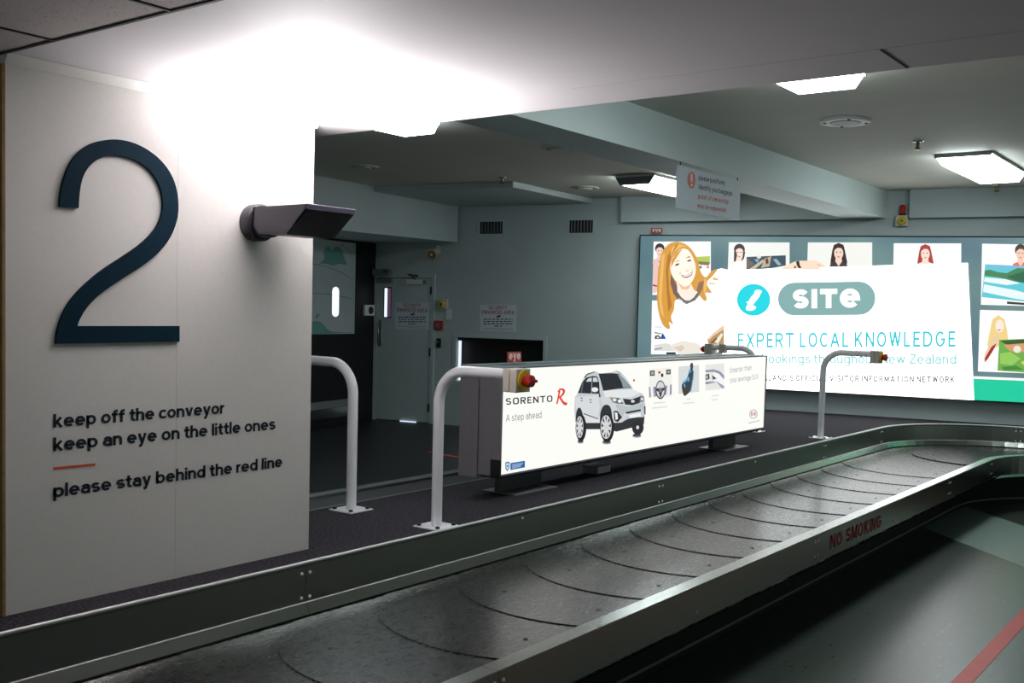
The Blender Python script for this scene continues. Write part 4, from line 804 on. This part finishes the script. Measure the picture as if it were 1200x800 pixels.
diffuser(-5.40, 7.80, 'round ceiling vent beside the boxed beam'); diffuser(-6.80, 10.36, 'round ceiling vent at the right of the dropped ceiling panel'); diffuser(-7.94, 7.85, 'round ceiling vent above the left bulkhead')

# hanging sign
t = thing('hanging_sign', (-3.82, 7.65, 2.77), 'white hanging sign about identifying baggage below the boxed beam', 'sign')
c4 = [P_SIGN.at(x, y) for x, y in ((794, 194.5), (868, 211), (866.3, 258), (793, 244))]
zt = (c4[0].z+c4[1].z)/2; zb = (c4[2].z+c4[3].z)/2; ya, yb = (c4[0].y+c4[3].y)/2, (c4[1].y+c4[2].y)/2
b = MB(); b.box(-3.822, -3.812, ya, yb, zb, min(zt, 2.745), M['paper']); sb = b.build('sign_board', t)
for y in (ya+0.05, yb-0.05):
    b = MB(); b.tube([(-3.817, y, min(zt, 2.745)-0.02), (-3.817, y, 2.77)], 0.004, M['gap'], 8); b.build('hanger', t)
for body, bl, br, tl, mm in (('please positively', (818.6, 211), (849.6, 217.2), (818.6, 204.6), M['blackink']), ('identify your baggage.', (818.6, 221.6), (858.6, 229.4), (818.6, 215.4), M['blackink']), ('proof of ownership', (818, 232.4), (853.6, 239), (818, 226.6), M['orange']), ('may be requested', (817.4, 243.2), (850.6, 248.8), (817.4, 237.6), M['orange'])):
    b = MB(); px_text(b, P_SIGN, body, bl, br, tl, mm, 0.001, 0.19); b.build('lettering', sb)
b = MB(); px_poly(b, P_SIGN, ell(810.2, 211, 4.8, 10, 28), M['orange'], 0.001)
px_poly(b, P_SIGN, [(809.1, 203.5), (811.6, 204), (811.2, 213.4), (809.5, 213)], M['white'], 0.0016); px_poly(b, P_SIGN, ell(810.3, 216.6, 1.1, 1.7, 12), M['white'], 0.0016); tag(b.build('warning_symbol', sb), 'orange disc with a white exclamation mark')

# ================================================================== BACK WALL FITTINGS
def wbox(mb, a0, a1, z0, z1, d0, d1, m): slab(a0, a1, z0, z1, d0, d1, m, mb)
for a0, a1, label in ((6.335, 6.68, 'left of two dark slotted vents high on the back wall'), (5.03, 5.36, 'right of two dark slotted vents high on the back wall')):
    t = thing('wall_vent', wall((a0+a1)/2, 2.72), label, 'vent', 'slotted wall vents')
    b = MB(); wbox(b, a0, a1, 2.64, 2.805, 0.001, 0.004, M['grille']); b.build('backing', t)
    b = MB(); wbox(b, a0-.035, a1+.035, 2.805, 2.84, 0.001, 0.014, M['door']); wbox(b, a0-.035, a1+.035, 2.605, 2.64, 0.001, 0.014, M['door']); wbox(b, a0-.035, a0, 2.64, 2.805, 0.001, 0.014, M['door']); wbox(b, a1, a1+.035, 2.64, 2.805, 0.001, 0.014, M['door']); b.build('vent_frame', t)
    b = MB()
    for k in range(7): x = a0+(a1-a0)*(k+0.7)/7.4; wbox(b, x-0.006, x+0.006, 2.64, 2.805, 0.004, 0.012, M['lamp_end'])
    b.build('slats', t)
# door
t = thing('door_1', wall(7.88, 0), 'grey flush door with a slit window in the back wall corner', 'door', None, 'structure')
b = MB(); wbox(b, 8.30, 8.355, 0, 2.09, 0, 0.03, M['door']); wbox(b, 7.36, 7.415, 0, 2.09, 0, 0.03, M['door']); wbox(b, 7.415, 8.30, 2.035, 2.09, 0, 0.03, M['door']); b.build('door_frame', t)
b = MB(); wbox(b, 7.415, 8.30, 0.004, 2.035, 0.0, 0.006, M['gap']); wbox(b, 7.422, 8.293, 0.012, 2.026, 0.006, 0.02, M['door']); leaf = b.build('door_leaf', t)
b = MB(); wbox(b, 8.07, 8.20, 1.46, 1.90, 0.02, 0.022, M['grille']); wbox(b, 8.137, 8.185, 1.475, 1.885, 0.022, 0.023, M['daylight']); wbox(b, 8.08, 8.13, 1.475, 1.885, 0.022, 0.023, M['pinkslit']); tag(b.build('vision_panel', leaf), 'narrow window with white daylight')
b = MB(); wbox(b, 8.23, 8.285, 1.06, 1.43, 0.02, 0.024, M['alu']); b.tube([wall(8.255, 1.12, 0.024), wall(8.255, 1.12, 0.06), wall(8.255, 1.37, 0.06), wall(8.255, 1.37, 0.024)], 0.011, M['chrome'], 10); tag(b.build('door_handle', leaf), 'metal pull handle')
for z in (1.86, 0.22, 1.0):
    b = MB(); wbox(b, 7.405, 7.43, z-0.055, z+0.055, 0.02, 0.034, M['black']); b.build('hinge', leaf)
b = MB(); wbox(b, 7.54, 7.80, 1.945, 2.01, 0.02, 0.07, M['white']); wbox(b, 7.5, 7.55, 1.95, 2.005, 0.02, 0.06, M['lamp_end']); cl = b.build('door_closer', leaf)
b = MB(); b.tube([wall(7.66, 2.02, 0.06), wall(7.78, 2.085, 0.07), wall(7.62, 2.06, 0.05)], 0.011, M['black'], 8); b.build('closer_arm', cl)
b = MB(); wbox(b, 8.06, 8.345, 2.06, 2.155, 0.03, 0.11, M['lamp_end']); op = b.build('door_operator', t, 0.004)
b = MB(); wbox(b, 8.085, 8.17, 2.10, 2.14, 0.11, 0.112, M['blue']); b.build('label_plate', op)
b = MB(); wbox(b, 8.06, 8.31, 1.96, 2.025, 0.02, 0.06, M['lamp_end']); b.build('magnetic_lock', leaf)
b = MB(); wbox(b, 7.62, 7.88, 0.001, 0.011, 0.022, 0.04, M['daylight']); tag(b.build('light_gap', t), 'bluish daylight under the door')

# security notices
def notice(P, x0, y0, x1, y1, lift, label, ty):
    n = P.n
    c4 = [P.at(x, y, lift) for x, y in ((x0, y1), (x1, y1), (x1, y0), (x0, y0))]
    t = thing('security_notice', (c4[0]+c4[1])/2, label, 'notice', 'white security notices')
    b = MB(); b.prism(c4, n*0.002, M['paper']); sh = b.build('paper_sheet', t)
    L = lift+0.0026; w_ = x1-x0; h = y1-y0; cx = (x0+x1)/2
    b = MB(); px_text(b, P, 'SECURITY', (cx-w_*0.26, y0+h*0.17), (cx+w_*0.25, y0+h*0.18), (cx-w_*0.26, y0+h*0.03), M['redink'], L, 0.15); px_text(b, P, 'ENHANCED AREA', (cx-w_*0.45, y0+h*0.34), (cx+w_*0.45, y0+h*0.355), (cx-w_*0.45, y0+h*0.20), M['redink'], L, 0.15); tag(b.build('lettering', sh), 'red lettering')
    b = MB(); px_poly(b, P, [(cx-w_*0.06, y0+h*0.45), (cx-w_*0.02, y0+h*0.40), (cx+w_*0.0, y0+h*0.42), (cx+w_*0.06, y0+h*0.36), (cx+w_*0.06, y0+h*0.46), (cx-w_*0.04, y0+h*0.47)], M['blackink'], L)
    for r, (fa, fb) in enumerate(((0.40, 0.40), (0.40, 0.40), (0.40, 0.40), (0.10, 0.12))):
        yy = y0+h*(0.52+r*0.085); x = cx-w_*fa
        while x < cx+w_*fb:
            l_ = w_*random.uniform(0.05, 0.12); px_poly(b, P, [(x, yy), (min(x+l_, cx+w_*fb), yy), (min(x+l_, cx+w_*fb), yy+h*0.035), (x, yy+h*0.035)], M['blackink'], L); x += l_+w_*0.03
    for r in range(2): px_poly(b, P, [(cx-w_*(0.4-0.3*r), y0+h*(0.87+r*0.055)), (cx+w_*0.4, y0+h*(0.88+r*0.055)), (cx+w_*0.4, y0+h*(0.892+r*0.055)), (cx-w_*(0.4-0.3*r), y0+h*(0.882+r*0.055))], M['lamp_end'], L)
    b.build('fine_print', sh)
notice(P_WALL, 464, 354.5, 504, 386, 0.021, 'white security notice with red heading stuck on the grey door', 0)
notice(P_WALL, 562.5, 357, 605, 388.5, 0.001, 'white security notice with red heading on the wall above the dark hatch', 0)

# horn speaker
t = thing('horn_speaker', wall(7.31, 2.47), 'small cream horn loudspeaker on the wall above the grey door', 'loudspeaker')
b = MB(); b.tube([wall(7.31, 2.47, 0), wall(7.31, 2.47, 0.07), wall(7.31, 2.43, 0.11), wall(7.31, 2.40, 0.11)], 0.009, M['beige'], 8); b.build('bracket', t)
b = MB(); b.tube([wall(7.31, 2.41, 0.04), wall(7.31, 2.395, 0.09), wall(7.31, 2.37, 0.16), wall(7.31, 2.345, 0.22)], [0.045, 0.045, 0.06, 0.082], M['beige'], 24); b.build('horn', t)
b = MB(); n_ = (wall(7.31, 2.345, 0.22)-wall(7.31, 2.37, 0.16)).normalized(); q = wall(7.31, 2.345, 0.22)+n_*0.001; b.tube([q, q+n_*0.002], 0.066, M['brass'], 24); q2_ = q+n_*0.002; b.tube([q2_, q2_+n_*0.02], [0.02, 0.008], M['beige'], 12); b.build('horn_mouth', t)
# alarm sounder
t = thing('alarm_sounder', wall(7.215, 1.68), 'small yellow faced sounder right of the grey door', 'alarm')
b = MB(); wbox(b, 7.15, 7.28, 1.61, 1.745, 0, 0.05, M['beige']); b.build('back_box', t, 0.004)
b = MB(); b.tube([wall(7.225, 1.675, 0.05), wall(7.225, 1.675, 0.07), wall(7.225, 1.675, 0.078)], [0.05, 0.046, 0.03], M['yellow'], 24); f_ = b.build('sounder_dome', t)
b = MB(); b.tube([wall(7.225, 1.675, 0.078), wall(7.225, 1.675, 0.081)], 0.016, M['black'], 12); b.build('centre_hole', f_)
t = thing('switch_plate', wall(7.15, 1.54), 'blank white wall plate below the yellow sounder', 'wall plate')
b = MB(); wbox(b, 7.10, 7.185, 1.46, 1.605, 0, 0.012, M['white']); b.build('plate', t, 0.003)
b = MB(); wbox(b, 7.13, 7.155, 1.515, 1.55, 0.012, 0.016, M['paper']); b.build('rocker', t)
t = thing('break_glass_point', wall(7.29, 1.38), 'red square break glass point beside the grey door', 'alarm point')
b = MB(); wbox(b, 7.225, 7.355, 1.315, 1.445, 0, 0.04, M['red']); b.build('housing', t, 0.004)
b = MB(); b.tube([wall(7.29, 1.38, 0.04), wall(7.29, 1.38, 0.044)], 0.042, M['lamp_end'], 24); b.build('glass_disc', t)
t = thing('key_switch', wall(7.285, 1.14), 'small black switch below the red break glass point', 'switch')
b = MB(); wbox(b, 7.255, 7.315, 1.07, 1.20, 0, 0.03, M['black']); b.build('housing', t, 0.003)
b = MB(); b.tube([wall(7.285, 1.15, 0.03), wall(7.285, 1.15, 0.038)], 0.014, M['lamp_end'], 12); b.build('keyhole', t)
# beacon
t = thing('warning_beacon', wall(1.255, 2.73), 'red beacon above a yellow faced sounder at the beam end', 'beacon')
b = MB(); wbox(b, 1.185, 1.32, 2.675, 2.80, 0, 0.06, M['beige']); b.build('back_box', t, 0.005)
b = MB(); b.tube([wall(1.252, 2.735, 0.06), wall(1.252, 2.735, 0.075), wall(1.252, 2.735, 0.08)], [0.05, 0.046, 0.03], M['yellow'], 24); d_ = b.build('sounder_dome', t)
b = MB(); b.tube([wall(1.252, 2.735, 0.08), wall(1.252, 2.735, 0.083)], 0.018, M['lamp_end'], 12); b.build('centre_hole', d_)
b = MB(); b.tube([wall(1.25, 2.80, 0.035), wall(1.25, 2.82, 0.035)], 0.036, M['black'], 16); b.tube([wall(1.25, 2.82, 0.035), wall(1.25, 2.905, 0.035), wall(1.25, 2.918, 0.035)], [0.032, 0.03, 0.02], M['red'], 16); tag(b.build('beacon_lens', t), 'red cylindrical lens')

# map and intercom on the black wall
mp_ = thing('map_board', side(1.6, 1.86), 'pale map board with teal coastlines on the black side wall', 'map')
b = MB(); b.hexa([side(0.545, 1.235, 0.001), side(2.9, 1.235, 0.001), side(2.9, 1.235, 0.03), side(0.545, 1.235, 0.03), side(0.545, 2.485, 0.001), side(2.9, 2.485, 0.001), side(2.9, 2.485, 0.03), side(0.545, 2.485, 0.03)], M['mapbase']); mf = b.build('map_face', mp_)
P_MAP = Plane(-DC, -8.36+0.03)
b = MB(); px_poly(b, P_MAP, smooth_line([(374, 309), (380, 303), (379, 296), (382, 290), (386, 289), (389, 294), (393, 289), (398, 290), (402, 297), (404, 304), (406, 310), (398, 309), (390, 311), (383, 309), (374, 309)], 3), M['mapteal'], 0.001); b.build('teal_land', mf)
b = MB(); px_poly(b, P_MAP, smooth_line([(363, 378), (370, 376), (377, 378), (384, 386), (392, 389), (410, 389.2), (412, 389.5), (363, 391.8)], 3), M['mapteal'], 0.001); px_poly(b, P_MAP, [(369, 371), (373, 367), (375, 369), (371, 373)], M['mapteal'], 0.001); b.build('teal_land', mf)
b = MB()
for pts in ([(364, 308), (385, 313), (400, 319), (413, 327)], [(364, 343), (390, 345), (413, 350)], [(400, 286), (408, 292), (413, 300)]):
    l1 = smooth_line(pts, 4)
    for (xa, ya_), (xb_, yb_) in zip(l1, l1[1:]): px_poly(b, P_MAP, [(xa, ya_), (xb_, yb_), (xb_, yb_+0.7), (xa, ya_+0.7)], M['mapline'], 0.001)
b.build('contour_lines', mf)
b = MB(); px_poly(b, P_MAP, [(x, y) for x, y in ell(393.3, 341, 4.0, 5, 12, 180, 360)] + [(x, y) for x, y in ell(393, 366, 4.0, 5, 12, 0, 180)], M['glareglow'], 0.0015); tag(b.build('painted_glare', mf), 'upright white glare painted as a glowing shape')  # glare on the map face, painted as a glowing capsule
t = thing('intercom', side(0.17, 1.58), 'small white intercom with black round button on the black wall', 'intercom')
b = MB(); b.hexa([side(0.06, 1.49, 0.0), side(0.30, 1.49, 0.0), side(0.30, 1.49, 0.035), side(0.06, 1.49, 0.035), side(0.06, 1.64, 0.0), side(0.30, 1.64, 0.0), side(0.30, 1.64, 0.035), side(0.06, 1.64, 0.035)], M['white']); b.build('housing', t, 0.004)
b = MB(); c = side(0.155, 1.565, 0.035); b.tube([c, c-DC*0.008], 0.055, M['black'], 20); b.build('button', t)
